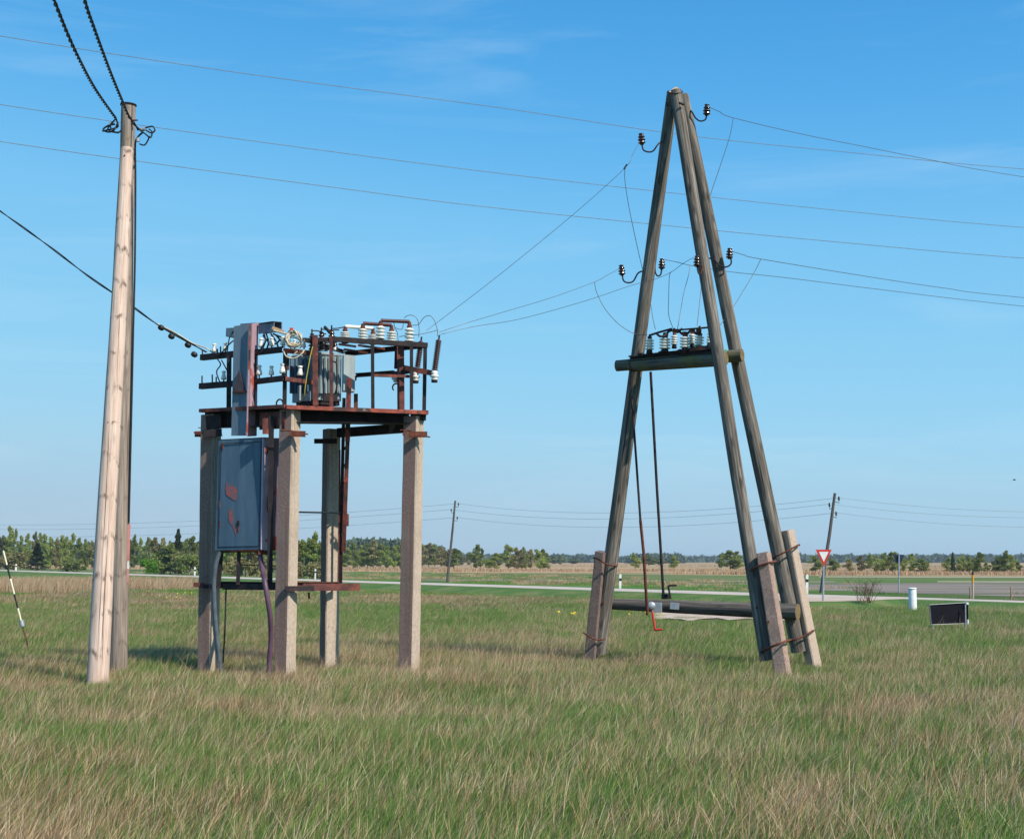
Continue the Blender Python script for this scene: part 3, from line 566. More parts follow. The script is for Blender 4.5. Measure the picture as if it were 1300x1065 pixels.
def gn_scatter(name, pts, rot, scl, idx, coll):
    me = bpy.data.meshes.new(name); me.from_pydata(pts, [], [])
    a = me.attributes.new('rot', 'FLOAT_VECTOR', 'POINT'); a.data.foreach_set('vector', np.array(rot, dtype=np.float32).ravel())
    a = me.attributes.new('scl', 'FLOAT', 'POINT'); a.data.foreach_set('value', np.array(scl, dtype=np.float32))
    a = me.attributes.new('idx', 'INT', 'POINT'); a.data.foreach_set('value', np.array(idx, dtype=np.int32))
    o = bpy.data.objects.new(name, me); C.objects.link(o)
    ng = bpy.data.node_groups.new(name, 'GeometryNodeTree'); ng.interface.new_socket('Geometry', in_out='INPUT', socket_type='NodeSocketGeometry'); ng.interface.new_socket('Geometry', in_out='OUTPUT', socket_type='NodeSocketGeometry')
    gi = ng.nodes.new('NodeGroupInput'); go = ng.nodes.new('NodeGroupOutput'); ip = ng.nodes.new('GeometryNodeInstanceOnPoints'); ci = ng.nodes.new('GeometryNodeCollectionInfo')
    ci.inputs['Collection'].default_value = coll; ci.inputs['Separate Children'].default_value = True; ci.inputs['Reset Children'].default_value = True
    def attr(nm, ty):
        n = ng.nodes.new('GeometryNodeInputNamedAttribute'); n.data_type = ty; n.inputs['Name'].default_value = nm; return n.outputs['Attribute']
    l = ng.links.new
    l(gi.outputs[0], ip.inputs['Points']); l(ci.outputs[0], ip.inputs['Instance']); ip.inputs['Pick Instance'].default_value = True
    l(attr('idx', 'INT'), ip.inputs['Instance Index']); l(attr('rot', 'FLOAT_VECTOR'), ip.inputs['Rotation']); l(attr('scl', 'FLOAT'), ip.inputs['Scale'])
    l(ip.outputs[0], go.inputs[0]); md = o.modifiers.new('scatter', 'NODES'); md.node_group = ng
    return o
go_ = gn_scatter('grass', pts, rot, scl, idx, src); tag(go_, 'knee high grass of green blades and dry tan stalks filling the foreground field', 'grass', kind='stuff')
print('grass clumps', len(pts))
# reeds far beyond the road
pts, rot, scl, idx = [], [], [], []
for _ in range(4200):
    u_ = rg.uniform(-80, 1380); lim = 720.5 + 0.0095*max(0, u_) if u_ < 1000 else 730.2
    v_ = 715.2 + (lim-715.2)*rg.uniform()**0.8
    p = G(float(u_), float(v_))
    if fbm(p.x*0.25, p.y, 0.012) < 0.0: continue
    pts.append(tuple(p)); rot.append((0, 0, float(rg.uniform(0, 6)))); scl.append(float(rg.uniform(0.22, 0.55))); idx.append(0)
src2 = bpy.data.collections.new('reed_clumps')
_s = src; src = src2; clump('r0', 70, 3.2, 0.6, 1.15, 0.10, 0.1, 1, 0.2, 2); src = _s
rd = gn_scatter('dry_reeds', pts, rot, scl, idx, src2); tag(rd, 'tan dry reeds covering the flat land beyond the road', 'reeds', kind='stuff')

# ---- trees
def leaf_mesh(name, lobes, n, size, mat, seed, flat=0.0, cone=False, h=4.0, w=2.0):
    r_ = random.Random(seed); vs = []; fs = []
    for i in range(n):
        if cone:
            t_ = r_.random()**0.75; z = h*(0.06 + 0.94*t_); rad = (w/2)*(1-t_)**0.85*(0.72+0.28*math.sin(t_*34+seed)) + 0.04
            a = r_.uniform(0, 6.283); q = rad*math.sqrt(r_.uniform(0.25, 1)); c = Vector((math.cos(a)*q, math.sin(a)*q, z - q*0.25))
        else:
            cx, cy, cz, rx, rz = lobes[r_.randrange(len(lobes))]
            d = Vector((r_.gauss(0,1), r_.gauss(0,1), r_.gauss(0,1))).normalized()*(r_.random()**0.42)
            c = Vector((cx+d.x*rx, cy+d.y*rx, cz+d.z*rz))
        s = size*r_.uniform(0.6, 1.4); a1 = Vector((r_.gauss(0,1), r_.gauss(0,1), r_.gauss(0,1))).normalized(); a2 = a1.cross(Vector((r_.gauss(0,1), r_.gauss(0,1), r_.gauss(0,1)))).normalized()
        k = len(vs); vs += [c-a1*s*0.5, c+a2*s*0.35, c+a1*s*0.5, c-a2*s*0.35]; fs.append((k, k+1, k+2, k+3))
    me = bpy.data.meshes.new(name); me.from_pydata(vs, [], fs); me.materials.append(MATS[mat]); return me
def trunk_mesh(name, lobes, h, r, seed):
    mb = MB(); r_ = random.Random(seed)
    mb.tube(smooth_path([(0,0,-0.1), (0.03*h*r_.uniform(-1,1), 0.03*h*r_.uniform(-1,1), h*0.45), (0,0,h*0.9)], 4), r, 6, r1=r*0.25)
    for cx, cy, cz, rx, rz in lobes:
        z0 = cz*0.55; mb.tube([(0,0,z0), (cx*0.55, cy*0.55, (z0+cz)/2), (cx*1.1, cy*1.1, cz+rz*0.5)], r*0.35, 4, r1=r*0.08)
    me = bpy.data.meshes.new(name); me.from_pydata([tuple(v) for v in mb.v], [], mb.f); me.materials.append(MATS['bark']); return me
VAR = {}
def variants(kind, mat, cnt, h, w, leaves, size, style):
    VAR[kind] = []
    for k in range(cnt):
        r_ = random.Random(hash((len(kind), k, cnt)) & 0xffff if False else k*17 + len(kind)*101)
        lobes = []
        if style == 'tall':
            nl = 13
            for i in range(nl):
                t_ = (i+0.5)/nl; rad = (w/2)*min(1.0, 0.5+1.8*t_)*(1-t_**2.6)**0.55*r_.uniform(0.75,1.15) + 0.1
                a = r_.uniform(0, 6.28); q = rad*r_.uniform(0.15, 0.85)
                lobes.append((math.cos(a)*q, math.sin(a)*q, h*(0.13+0.80*t_), rad*r_.uniform(0.32,0.62)+0.12, h*r_.uniform(0.06,0.12)))
        elif style == 'bush':
            for i in range(12):
                a = r_.uniform(0, 6.28); q = (w/2)*math.sqrt(r_.uniform(0, 0.55)); z = h*r_.uniform(0.22, 0.78)
                lobes.append((math.cos(a)*q, math.sin(a)*q, z*(1-0.35*q/(w/2)), w*r_.uniform(0.13,0.22), h*r_.uniform(0.13,0.22)))
        cone = style == 'cone'
        VAR[kind].append((leaf_mesh(kind+'_crown', lobes, leaves, size, mat, k+3, cone=cone, h=h, w=w), trunk_mesh(kind+'_trunk', lobes, h, 0.07 if style != 'cone' else 0.09, k), h, w))
variants('birch', 'leaf_birch', 5, 5.0, 2.2, 1700, 0.24, 'tall')
variants('alder', 'leaf_dark', 4, 4.5, 2.6, 1900, 0.26, 'tall')
variants('budding', 'leaf_brown', 4, 4.0, 2.4, 1500, 0.24, 'tall')
variants('spruce', 'leaf_spruce', 3, 4.0, 2.4, 1500, 0.26, 'cone')
variants('shrub', 'leaf_dark', 3, 2.5, 3.0, 1300, 0.24, 'bush')
variants('bright', 'leaf_bright', 1, 2.5, 3.0, 1500, 0.22, 'bush')
variants('olive', 'leaf_brown', 3, 3.2, 3.0, 1500, 0.25, 'bush')
TR = [  # u, v top, v base, width, kind
 (-14,676,723,12,'birch'),(-4,680,723,12,'birch'),(4,681,723,10,'alder'),(11,672,723,10,'birch'),(19,674,723.4,7,'alder'),(26,677,723,8,'birch'),(34,674,723.4,8,'birch'),(43,675,723,8,'budding'),(49,676,723,8,'birch'),
 (56,681,723.4,10,'birch'),(64,680,723,10,'birch'),(70,682,723.4,10,'budding'),(77,683,723,10,'birch'),(84,683,723.4,10,'birch'),(92,680,723.2,9,'birch'),(101,681,723.2,10,'alder'),(109,682,723,9,'birch'),(117,684,723.2,9,'budding'),(125,683,723.2,10,'birch'),(133,684,723.2,10,'birch'),
 (18,694,724.5,26,'olive'),(47,692,724.2,22,'spruce'),(93,706,726,22,'shrub'),(3,698,724,18,'olive'),
 (166,684,724,9,'birch'),(170,682,724.2,9,'alder'),(178,684,724,9,'birch'),(186,682,724.2,8,'alder'),(196,683,725,12,'budding'),(206,685,725,12,'budding'),(215,686,726,9,'birch'),(225,678,728.6,16,'spruce'),(234,686,728,14,'alder'),(243,684,728.4,13,'alder'),(252,685,728.2,14,'budding'),(262,686,728.4,14,'alder'),(270,688,728.4,14,'budding'),
 (205,694,728.6,18,'shrub'),(216,690,729.2,22,'alder'),(231,694,729.4,20,'olive'),(240,696,729.6,22,'shrub'),(254,694,729.4,22,'olive'),(190,704,729.4,23,'bright'),
 (284,688,730,16,'budding'),(296,690,731,18,'birch'),(308,688,731,18,'birch'),(320,690,731,18,'budding'),(334,690,731,18,'alder'),(346,691,732,18,'birch'),(292,700,733,20,'olive'),(312,702,733.4,20,'olive'),(336,702,733.4,20,'olive'),
 (377,682,733,14,'budding'),(385,684,733,14,'birch'),(393,685,733.4,13,'alder'),(401,680,733.4,14,'birch'),(410,678,733.6,14,'birch'),(420,682,733.6,14,'birch'),(386,703,735,22,'olive'),(403,705,735.4,20,'olive'),(424,700,735,16,'olive'),
 (441,694,722.6,12,'birch'),(448,690,722.4,11,'birch'),(457,693,722,12,'birch'),(466,690,722,11,'birch'),(474,688,722,12,'budding'),(483,691,722,12,'birch'),(492,694,722.4,12,'birch'),(500,691,722.2,11,'birch'),(508,689,722,12,'birch'),(516,688,721,12,'birch'),(525,690,721,12,'birch'),
 (536,692,718.8,14,'birch'),(544,690,719,13,'budding'),(552,692,719,13,'birch'),(560,695,720,12,'budding'),(569,696,721.4,16,'budding'),(576,697,721.6,13,'alder'),(584,700,718,10,'alder'),(594,700,718,8,'budding'),
 (605,693,722.8,13,'alder'),(611,696,722,7,'alder'),(620,705,723.4,10,'shrub'),(628,703,723.4,12,'birch'),(633,704,719,8,'alder'),(645,693,723,13,'bright_birch'),(654,697,723.4,12,'budding'),(662,696,723.6,10,'budding'),(666,694,723.4,8,'alder'),(674,699,723,10,'budding'),(684,697,723.8,12,'birch'),(688,696,723.4,9,'alder'),(694,701,723.4,7,'birch'),
 (702,705,716.4,10,'alder'),(711,704,716.6,9,'alder'),(728,707,716,14,'alder'),(806,703,722.6,12,'birch'),(824,706,718,16,'alder'),(838,708,717.6,12,'alder'),(856,706,722.6,9,'birch'),(916,703,722,8,'alder'),(927,698,724.4,20,'alder'),(935,701,724,12,'birch'),
 (1036,706,726.2,12,'alder'),(1057,708,726.4,13,'alder'),(1078,710,726.6,10,'budding'),(1094,706,726,12,'budding'),(1104,704,723,10,'birch'),(1113,706,727.2,11,'birch'),(1123,703,727.4,11,'birch'),(1132,701,727.4,11,'alder'),(1138,702,727.2,11,'birch'),(1147,706,727,9,'birch'),(1158,703,727.6,12,'birch'),(1170,710,728.4,16,'alder'),
 (1204,708,727.2,9,'birch'),(1210,704,728,8,'spruce'),(1217,706,727.4,8,'birch'),(1224,705,727.4,8,'birch'),(1231,704,727.4,8,'alder'),(1238,709,728,9,'birch'),(1243,703,728.2,11,'alder'),(1252,713,728,9,'birch'),(1262,712,728,9,'alder'),(1269,706,728,11,'alder'),(1278,701,728.4,12,'alder'),(1284,706,728.2,10,'birch'),(1293,713,727.8,7,'alder'),(1312,706,728,12,'birch'),(1326,704,728,12,'alder')]
ORD = ['first','second','third','fourth','fifth','sixth','seventh','eighth','ninth','tenth','eleventh','twelfth','thirteenth','fourteenth','fifteenth','sixteenth','seventeenth','eighteenth','nineteenth','twentieth']
REG = [(-99,140,'left of the pale leaning pole'),(140,275,'between the pole and the platform'),(275,360,'seen under the blue cabinet'),(360,432,'between the two middle concrete posts'),(432,530,'left of the right concrete post'),(530,600,'around the left leaning utility pole'),(600,720,'right of the left leaning utility pole'),(720,940,'seen through the timber pylon'),(940,1150,'around the give way sign'),(1150,1190,'behind the white cylinder'),(1190,1400,'above the black board')]
LOOK = {'birch':'light green young birch','alder':'dark green narrow tree','budding':'brownish budding tree','spruce':'dark conical spruce','shrub':'dark rounded bush','bright':'bright green round bush','olive':'olive brown spreading bush','bright_birch':'fresh green slender birch'}
CATS = {'birch':'tree','alder':'tree','budding':'tree','spruce':'tree','shrub':'bush','bright':'bush','olive':'bush','bright_birch':'tree'}
NAMES = {'birch':'birch_tree','alder':'alder_tree','budding':'budding_tree','spruce':'spruce_tree','shrub':'round_bush','bright':'green_bush','olive':'olive_bush','bright_birch':'birch_tree'}
count = {}
for i, (u, v0, v1, w, kind) in enumerate(sorted(TR)):
    g0 = G(u, v1); Y = g0.y; H_ = px(v1-v0, Y)*rnd.uniform(0.97, 1.12); Wd = px(w, Y)*rnd.uniform(1.3, 1.75)
    vk = 'birch' if kind == 'bright_birch' else kind
    cm, tm, h, ww = VAR[vk][i % len(VAR[vk])]
    reg = next(r[2] for r in REG if r[0] <= u < r[1]); key = (reg, kind); count[key] = count.get(key, 0) + 1
    o = thing(NAMES[kind], g0, '%s, %s from the left %s' % (LOOK[kind], ORD[count[key]-1], reg), CATS[kind], 'trees and bushes beyond the road')
    for nm, me in (('crown', cm), ('trunk', tm)):
        c = bpy.data.objects.new(nm, me); C.objects.link(c); c.parent = o
        c.scale = (Wd/ww, Wd/ww, H_/h); c.rotation_euler = (0, 0, rnd.uniform(0, 6.28))
# distant forests: read as one mass
def forest(name, segs, mat, seed, label):
    r_ = random.Random(seed); vs = []; fs = []
    for (u0, u1, vtop, Y0, Y1, n, wd) in segs:
        for i in range(n):
            Y = r_.uniform(Y0, Y1); u = r_.uniform(u0, u1); b0 = P(u, HOR, Y); x = b0.x
            H_ = px(712.0-vtop, Y)*r_.uniform(0.72, 1.05) + 1.6; Wd = wd*r_.uniform(0.6, 1.3); nl = 34
            for j in range(nl):
                a = r_.uniform(0, 6.28); t_ = r_.random(); rad = Wd*0.5*(1-t_**2.2)**0.6*math.sqrt(r_.random())
                c = Vector((x+math.cos(a)*rad, Y+math.sin(a)*rad, H_*(0.03+0.95*t_))); s = Wd*0.30*r_.uniform(0.6, 1.3)
                a1 = Vector((r_.gauss(0,1), r_.gauss(0,1), r_.gauss(0,1))).normalized(); a2 = a1.cross(Vector((r_.gauss(0,1), r_.gauss(0,1), r_.gauss(0,1)))).normalized()
                k = len(vs); vs += [c-a1*s, c+a2*s*0.7, c+a1*s, c-a2*s*0.7]; fs.append((k, k+1, k+2, k+3))
    me = bpy.data.meshes.new(name); me.from_pydata(vs, [], fs); me.materials.append(MATS[mat]); o = bpy.data.objects.new(name, me); C.objects.link(o)
    return tag(o, label, 'forest', kind='stuff')
forest('pine_forest', [(436,520,686,560,640,150,5.5),(436,470,689,560,640,40,5.5),(515,560,693,600,700,60,5.5),(0,430,692,520,620,330,5)], 'leaf_forest', 3, 'dark pine forest behind the light birches left of the right concrete post')
forest('far_forest', [(-300,1600,708.6,1900,2500,1500,16),(560,760,706.5,1300,1500,160,12),(760,1000,708.5,1500,1700,200,12),(1000,1400,706.6,1300,1600,420,12),(800,860,705,1000,1100,40,9),(940,1000,706.5,1100,1250,60,9),(-200,560,706,1200,1500,420,12)], 'leaf_forest', 4, 'blue green line of distant forest along the whole horizon')

# ================================================================== ROADSIDE THINGS
def base_from(u, v): return G(u, v)
# give way sign
Bs = G(1045, 763.4, 0.28); Y = Bs.y
sg = thing('give_way_sign', Bs, 'white triangle road sign with red border on a grey post by the junction', 'road sign')
mb = MB(); mb.tube([Bs, P(1045.6, 699, Y)], px(1.25, Y), 10); mb.build('post', 'galvanised', sg)
def tri(mb, pts2, Yf, th, inner=None):
    f_ = [P(u, v, Yf) for u, v in pts2]; bk = [p + Vector((0, th, 0)) for p in f_]
    mb.add(f_+bk, [(0,1,2),(5,4,3),(0,3,4,1),(1,4,5,2),(2,5,3,0)])
outer = [(1035.5,697.5),(1056,697.5),(1045.8,718.8)]
mb = MB(); tri(mb, outer, Y-0.06, 0.02); mb.build('sign_plate', 'red_paint', sg)
mb = MB(); cx_, cy_ = 1045.8, 704.4; inner = [(cx_+(u-cx_)*0.60, cy_+(v-cy_)*0.60) for u, v in outer]; tri(mb, inner, Y-0.066, 0.004); mb.build('sign_face', 'white_paint', sg)
# sign seen from behind
Bs = G(1141, 753); Y = Bs.y
sg = thing('road_sign', Bs, 'dark back of a triangular road sign on a thin grey post beyond the road', 'road sign')
MB().tube([Bs, P(1141.2, 704, Y)], px(0.9, Y), 10).build('post', 'galvanised', sg)
mb = MB(); tri(mb, [(1132.5,704),(1148.5,704),(1144,713.5)], Y+0.05, 0.02); 
mb = MB(); f_ = [P(u, v, Y+0.06) for u, v in [(1133.5,704),(1148.3,704),(1144.5,713.5),(1137.3,713.5)]]; bk = [p+Vector((0,0.02,0)) for p in f_]
mb.hexa(f_+bk).build('sign_plate', 'sign_back', sg)
# white marker posts along the road
for (u, va, vb2, lab, nm) in [(247, 720, 733, 'white marker post with black band beside the leftmost concrete post', 0), (400, 722.5, 734.5, 'white marker post seen between the two middle concrete posts', 0), (787, 729.5, 749.5, 'white marker post just right of the left pylon leg', 0), (1024, 730, 753, 'white marker post just left of the give way sign', 0), (20, 716, 725.5, 'white marker post at far left beside the striped guy wire', 0)]:
    B0 = G(u, vb2, 0.15); Y = B0.y; s = thing('marker_post', B0, lab, 'marker post', 'white marker posts along the road')
    w = max(0.11, px(2.2, Y)*0.8)
    a, b2 = B0 - Vector((0,0,0.3)), P(u+0.6, va, Y)
    MB().beam(a, b2, w, w*0.7, up=Vector((0,1,0))).build('post', 'white_paint', s)
    mid1 = a + (b2-a)*0.72; mid2 = a + (b2-a)*0.84
    MB().beam(mid1, mid2, w*1.03, w*0.74, up=Vector((0,1,0))).build('band', 'black', s)
    MB().beam(b2, b2+Vector((0.01,0,0.03)), w*0.8, w*0.5, up=Vector((0,1,0))).build('cap', 'white_paint', s)
# white cylinder
B0 = G(1159, 777.5); Y = B0.y; s = thing('marker_cylinder', B0, 'short thick white cylinder standing in the grass left of the black board', 'marker')
hh = px(29.5, Y); rr = px(5.0, Y)
MB().lathe(B0 - Vector((0,0,0.1)), (0,0,1), [(rr,0),(rr,hh+0.08),(rr*0.96,hh+0.1),(0,hh+0.1)], 28).build('cylinder', 'white_paint', s)
MB().lathe(B0+Vector((0,0,hh-0.005)), (0,0,1), [(0,0.0),(rr*1.09,0.0),(rr*1.09,0.025),(rr*0.9,0.045),(0,0.05)], 28).build('lid', 'white_paint', s)
# cable marker with an orange band
B0 = G(1235, 766); Y = B0.y; s = thing('cable_marker_post', B0, 'grey marker post with orange band and black tip right of the black board', 'marker post')
r0 = px(1.35, Y)
MB().tube([B0-Vector((0,0,0.1)), P(1235, 739, Y)], r0, 12).build('post', 'concrete', s)
MB().tube([P(1235, 739, Y), P(1235, 729.5, Y)], r0*1.1, 12).build('orange_band', 'orange_paint', s)
MB().lathe(P(1235, 729.5, Y), (0,0,1), [(r0*1.12,0),(r0*1.12,px(2.5,Y)),(r0*0.5,px(4.5,Y)),(0,px(4.6,Y))], 12).build('cap', 'black', s)
# wooden stakes
for (u, va, vb2, lab) in [(1231.5, 745, 762, 'weathered wooden stake just left of the orange banded post'), (1283.5, 745, 761, 'forked weathered wooden stake near the right edge of the field')]:
    B0 = G(u, vb2); Y = B0.y
    mb = MB().tube(smooth_path([B0-Vector((0,0,.1)), P(u+0.4,(va+vb2)/2,Y), P(u-0.3,va,Y)],3), 0.045, 7, r1=0.03)
    if u > 1250: mb.tube(smooth_path([P(u,753,Y),P(u+1.5,757,Y+.1),P(u+3.5,760,Y+.2),P(u+5,762,Y+.2)],3), 0.03, 6)
    s = mb.build('wooden_stake', 'stake_wood', None, origin=B0); tag(s, lab, 'stake')
# black board on two legs
Bb = G(1204, 806); Y = Bb.y; s = thing('notice_board', Bb, 'black rectangular board in a thin white frame standing low in the grass', 'board')
cor = [(1180,767.4),(1228.5,764.6),(1228.8,790.8),(1182.2,792.6)]
f_ = [P(u, v, Y + (u-1204)*0.004) for u, v in cor]; dd = Vector((0.0, 0.05, 0))
MB().add([f_[3],f_[2],f_[2]+dd,f_[3]+dd,f_[0],f_[1],f_[1]+dd,f_[0]+dd], [(3,2,1,0),(4,5,6,7),(0,1,5,4),(1,2,6,5),(2,3,7,6),(3,0,4,7)]).build('panel', 'board_black', s)
for i in range(4):
    a, b2 = f_[i], f_[(i+1)%4]; MB().beam(a+Vector((0,-.004,0)), b2+Vector((0,-.004,0)), 0.006, 0.03, up=Vector((0,1,0))).build('frame_strip', 'galvanised' if i == 3 else ('board_black' if i == 1 else 'white_paint'), s)
for u, v0 in ((1183.5, 768), (1225.5, 767)):
    MB().tube([P(u, v0, Y-0.05), P(u+0.8, 812, Y-0.05)], px(0.9, Y), 8).build('leg', 'galvanised', s)
MB().box(P(1228.8, 789, Y+0.03), 0.03, 0.05, 0.09).build('corner_block', 'white_paint', s)
MB().box(P(1228, 766.0, Y+0.03), 0.05, 0.05, 0.04).build('corner_block', 'white_paint', s)
# bare shrub by the side road
B0 = G(1100, 764.5, 0.27); r_ = random.Random(9); mb = MB()
for i in range(24):
    a = r_.uniform(0, 6.28); d = Vector((math.cos(a)*r_.uniform(.1,.75), math.sin(a)*r_.uniform(.1,.5), 1)); L_ = r_.uniform(0.3, 0.72)
    p0 = B0 + Vector((r_.gauss(0,.12), r_.gauss(0,.12), -0.02)); p1 = p0 + d*L_*0.5 + Vector((0,0,0.02)); p2 = p0 + d*L_ + Vector((r_.gauss(0,.06), 0, .03))
    mb.tube([p0,p1,p2], 0.009, 4, cap=False, r1=0.004)
    for q in range(4):
        p3 = p1 + (p2-p1)*r_.random(); mb.tube([p3, p3+Vector((r_.gauss(0,.12), r_.gauss(0,.1), r_.uniform(.05,.2)))], 0.005, 3, cap=False)
s = mb.build('bare_shrub', 'twig', None, origin=B0); tag(s, 'leafless reddish shrub in front of the side road right of the give way sign', 'shrub')
# dandelion clusters
noisy('petal', [(0.3, (0.75,0.50,0.02)), (0.7, (0.85,0.62,0.03))], 5, 2, 0.7, 0)
r_ = random.Random(4)
for (u, v, n, lab) in [(725, 787, 9, 'cluster of yellow dandelions in the grass left of the left pylon leg'), (802, 786, 2, 'pair of yellow dandelions left of the red crank handle'), (829, 784, 5, 'cluster of yellow dandelions under the red crank handle'), (219, 764, 3, 'sparse yellow dandelions right of the pale leaning pole'), (238, 757, 3, 'yellow dandelions just left of the leftmost concrete post'), (262, 754, 2, 'two yellow dandelions behind the leftmost concrete post')]:
    B0 = G(u, v); s = thing('dandelions', B0, lab, 'flowers', 'yellow dandelion clusters'); 
    for q in range(n):
        c = B0 + Vector((r_.gauss(0, .13)*(n**.4), r_.gauss(0, .3), r_.uniform(.12,.25)))
        MB().lathe(c, (0.3,-0.5,1), [(0,0),(0.028,0.004),(0.036,0.014),(0.02,0.024),(0,0.026)], 8).tube([Vector((c.x, c.y, 0)), c], 0.004, 4).build('flower', 'petal', s)

# ---- two far utility poles and their wires
def far_pole(base, topuv, ins, lab):
    B0 = G(*base); Y = B0.y; T = P(*topuv, Y)
    s = thing('utility_pole', B0, lab, 'utility pole', 'leaning utility poles across the fields')
    log('pole', B0 - Vector((0,0,0.3)), T, 0.105, 0.07, 'brown_wood', s, 10, segs=8)
    tops = []
    for (u, v) in ins:
        c = P(u, v, Y); MB().lathe(c-Vector((0,0,.09)), (0,0,1), sprof(SHED3, 1.15), 8).build('insulator', 'brown_glaze', s)
        ax = P(topuv[0]+(base[0]-topuv[0])*(v+3-topuv[1])/(base[1]-topuv[1]), v+3, Y)
        MB().tube([ax, c+Vector((0,0,-.22)), c+Vector((0,0,-.05))], 0.018, 5).build('hook', 'steel_dark', s); tops.append(c+Vector((0,-.03,0.05)))
    return tops
t1 = far_pole((567.5,739), (578,635.5), [(582,640),(573,647.5),(580.5,657.5)], 'leaning grey utility pole standing right of the rightmost concrete post')
t2 = far_pole((1041.5,752), (1060,626), [(1065,633),(1053,641),(1061.5,652)], 'leaning grey utility pole rising behind the give way sign')
def sag_wire(a, b, sag, r, name, lab, mat='wire_grey', group=None, n=24):
    a, b = Vector(a), Vector(b); pts = [a + (b-a)*(i/n) - Vector((0,0,4*sag*(i/n)*(1-i/n))) for i in range(n+1)]
    o = MB().tube(pts, r, 5).build(name, mat, None, origin=a); return tag(o, lab, 'wire', group)
nmw = ['top','middle','lowest']
for i in range(3):
    g_ = 'far field power wires'
    sag_wire(t1[i], t2[i], 0.75, 0.0075, 'power_wire', '%s thin wire sagging between the two leaning utility poles' % nmw[i], group=g_)
    sag_wire(t1[i], P(-260, [655,660,669][i], 165), 1.3, 0.009, 'power_wire', '%s thin wire running left from the left leaning utility pole' % nmw[i], group=g_)
    sag_wire(t2[i], P(1560, [634,641,654][i], 78), 0.7, 0.0065, 'power_wire', '%s thin wire running right from the right leaning utility pole' % nmw[i], group=g_)
# bird
B0 = P(1287.5, 609, 120); mb = MB()
mb.lathe(B0, (1,0.2,0), [(0,-.14),(.035,-.09),(.06,0),(.045,.09),(.02,.14),(0,.17)], 8)
for sgn in (-1, 1): mb.add([B0+Vector((-.05,0,.02)), B0+Vector((.07,0,.02)), B0+Vector((.05,sgn*.22,.07)), B0+Vector((-.02,sgn*.36,.04))], [(0,1,2,3)]); 
mb.add([B0+Vector((-.12,-.02,0)), B0+Vector((-.12,.02,0)), B0+Vector((-.24,.05,0)), B0+Vector((-.24,-.05,0))], [(0,1,2,3)])
s = mb.build('bird', 'black', None, origin=B0); tag(s, 'tiny dark bird flying low in the sky at the right edge', 'bird')

# ================================================================== LEFT POLE
YM, YS = 20.3, 18.05
MP = P(149.5, 856, YM); lp = thing('wooden_utility_pole', MP, 'tall timber pole at left with a pale new strut leaning against it', 'utility pole')
mtop = P(163, 134, YM)
log('main_pole', MP - Vector((0,0,.2)), mtop, px(11.8, YM), px(9.2, YM), 'main_wood', lp, 28, seed=2)
sb = P(123.5, 874, YS); st_ = P(161.2, 190, YM-0.22)
log('strut_pole', sb - (st_-sb).normalized()*0.2, st_, px(13.9, YS), px(8.3, YM), 'new_wood', lp, 32, seed=5, end='new_wood')
c = mtop
MB().lathe(c+Vector((0,0,-.005)), (0.02,0,1), [(0,0),(px(10.6,YM),0),(px(10.6,YM),.018),(0,.035)], 16).build('cap', 'steel_dark', lp)
MB().tube([P(158, 198, YM-.36), P(160, 197, YM+.16)], 0.014, 6).build('bolt', 'rust', lp)
MB().tube([P(169, 153, YM-.1), P(174.5, 153, YM-.14)], 0.012, 6).build('bolt', 'rust', lp)
# dead-end clamps and cable tails
def tubeo(name, uvY, r, mat, parent, n=8, seg=6):
    return MB().tube(smooth_path([P(*q) for q in uvY], n), r, seg).build(name, mat, parent)
yt = YM-0.25
tubeo('bracket', [(154,166,yt),(149,169,yt),(143,166,yt),(139,159,yt)], 0.012, 'black', lp)
tubeo('cable_tail', [(147,151,yt),(149,157,yt),(145,165,yt-.1),(138,168,yt),(131,165,yt),(137,160,yt),(146,158,yt)], 0.013, 'black', lp)
tubeo('cable_tail', [(146,152,yt),(141,158,yt-.1),(137,164,yt),(143,168,yt),(152,168,yt)], 0.011, 'black', lp)
tubeo('cable_tail', [(148,152,yt),(150,160,yt-.1),(146,163,yt),(134,166,yt),(130,167,yt)], 0.012, 'black', lp)
MB().tube([P(139,159,yt-.03),P(143,155,yt-.03)], 0.026, 8).build('connector', 'galvanised', lp)
tubeo('cable_tail', [(175,165,yt),(181,164,yt),(187,162,yt),(194,161,yt),(196.5,166,yt),(192,169,yt),(186,166,yt),(181,163,yt)], 0.012, 'black', lp)
tubeo('cable_tail', [(178,166,yt),(184,170,yt-.1),(191,175,yt),(193,168,yt),(189,164,yt)], 0.011, 'black', lp)
tubeo('cable_tail', [(190,173,yt),(187,180,yt),(183,184.5,yt),(177,183,yt)], 0.011, 'black', lp)
tubeo('cable_tail', [(182,168,yt),(177,172,yt),(173,178,yt-.05),(171.5,188,YM-.2),(172.0,230,YM-.12),(171.3,330,YM-.08),(169.2,420,YM-.06),(166.5,540,YM-.06),(163.5,664,YM-.05)], 0.014, 'black', lp)
MB().tube([P(179,165,yt-.04),P(184,164,yt-.04)], 0.03, 8).build('connector', 'galvanised', lp)
MB().tube([P(175,176,yt-.04),P(175,180,yt-.04)], 0.03, 8).build('connector', 'galvanised', lp)
MB().beam(P(163.2,665,YM-.03), P(161.6,712,YM-.03), 0.035, 0.05).build('cable_guard', 'pink_guard', lp)
MB().beam(P(161.6,712,YM-.03), P(161.4,722,YM-.03), 0.032, 0.05).build('cable_guard', 'white_paint', lp)
MB().beam(P(161.4,722,YM-.03), P(160.6,740,YM-.03), 0.028, 0.05).build('cable_guard', 'pink_guard', lp)
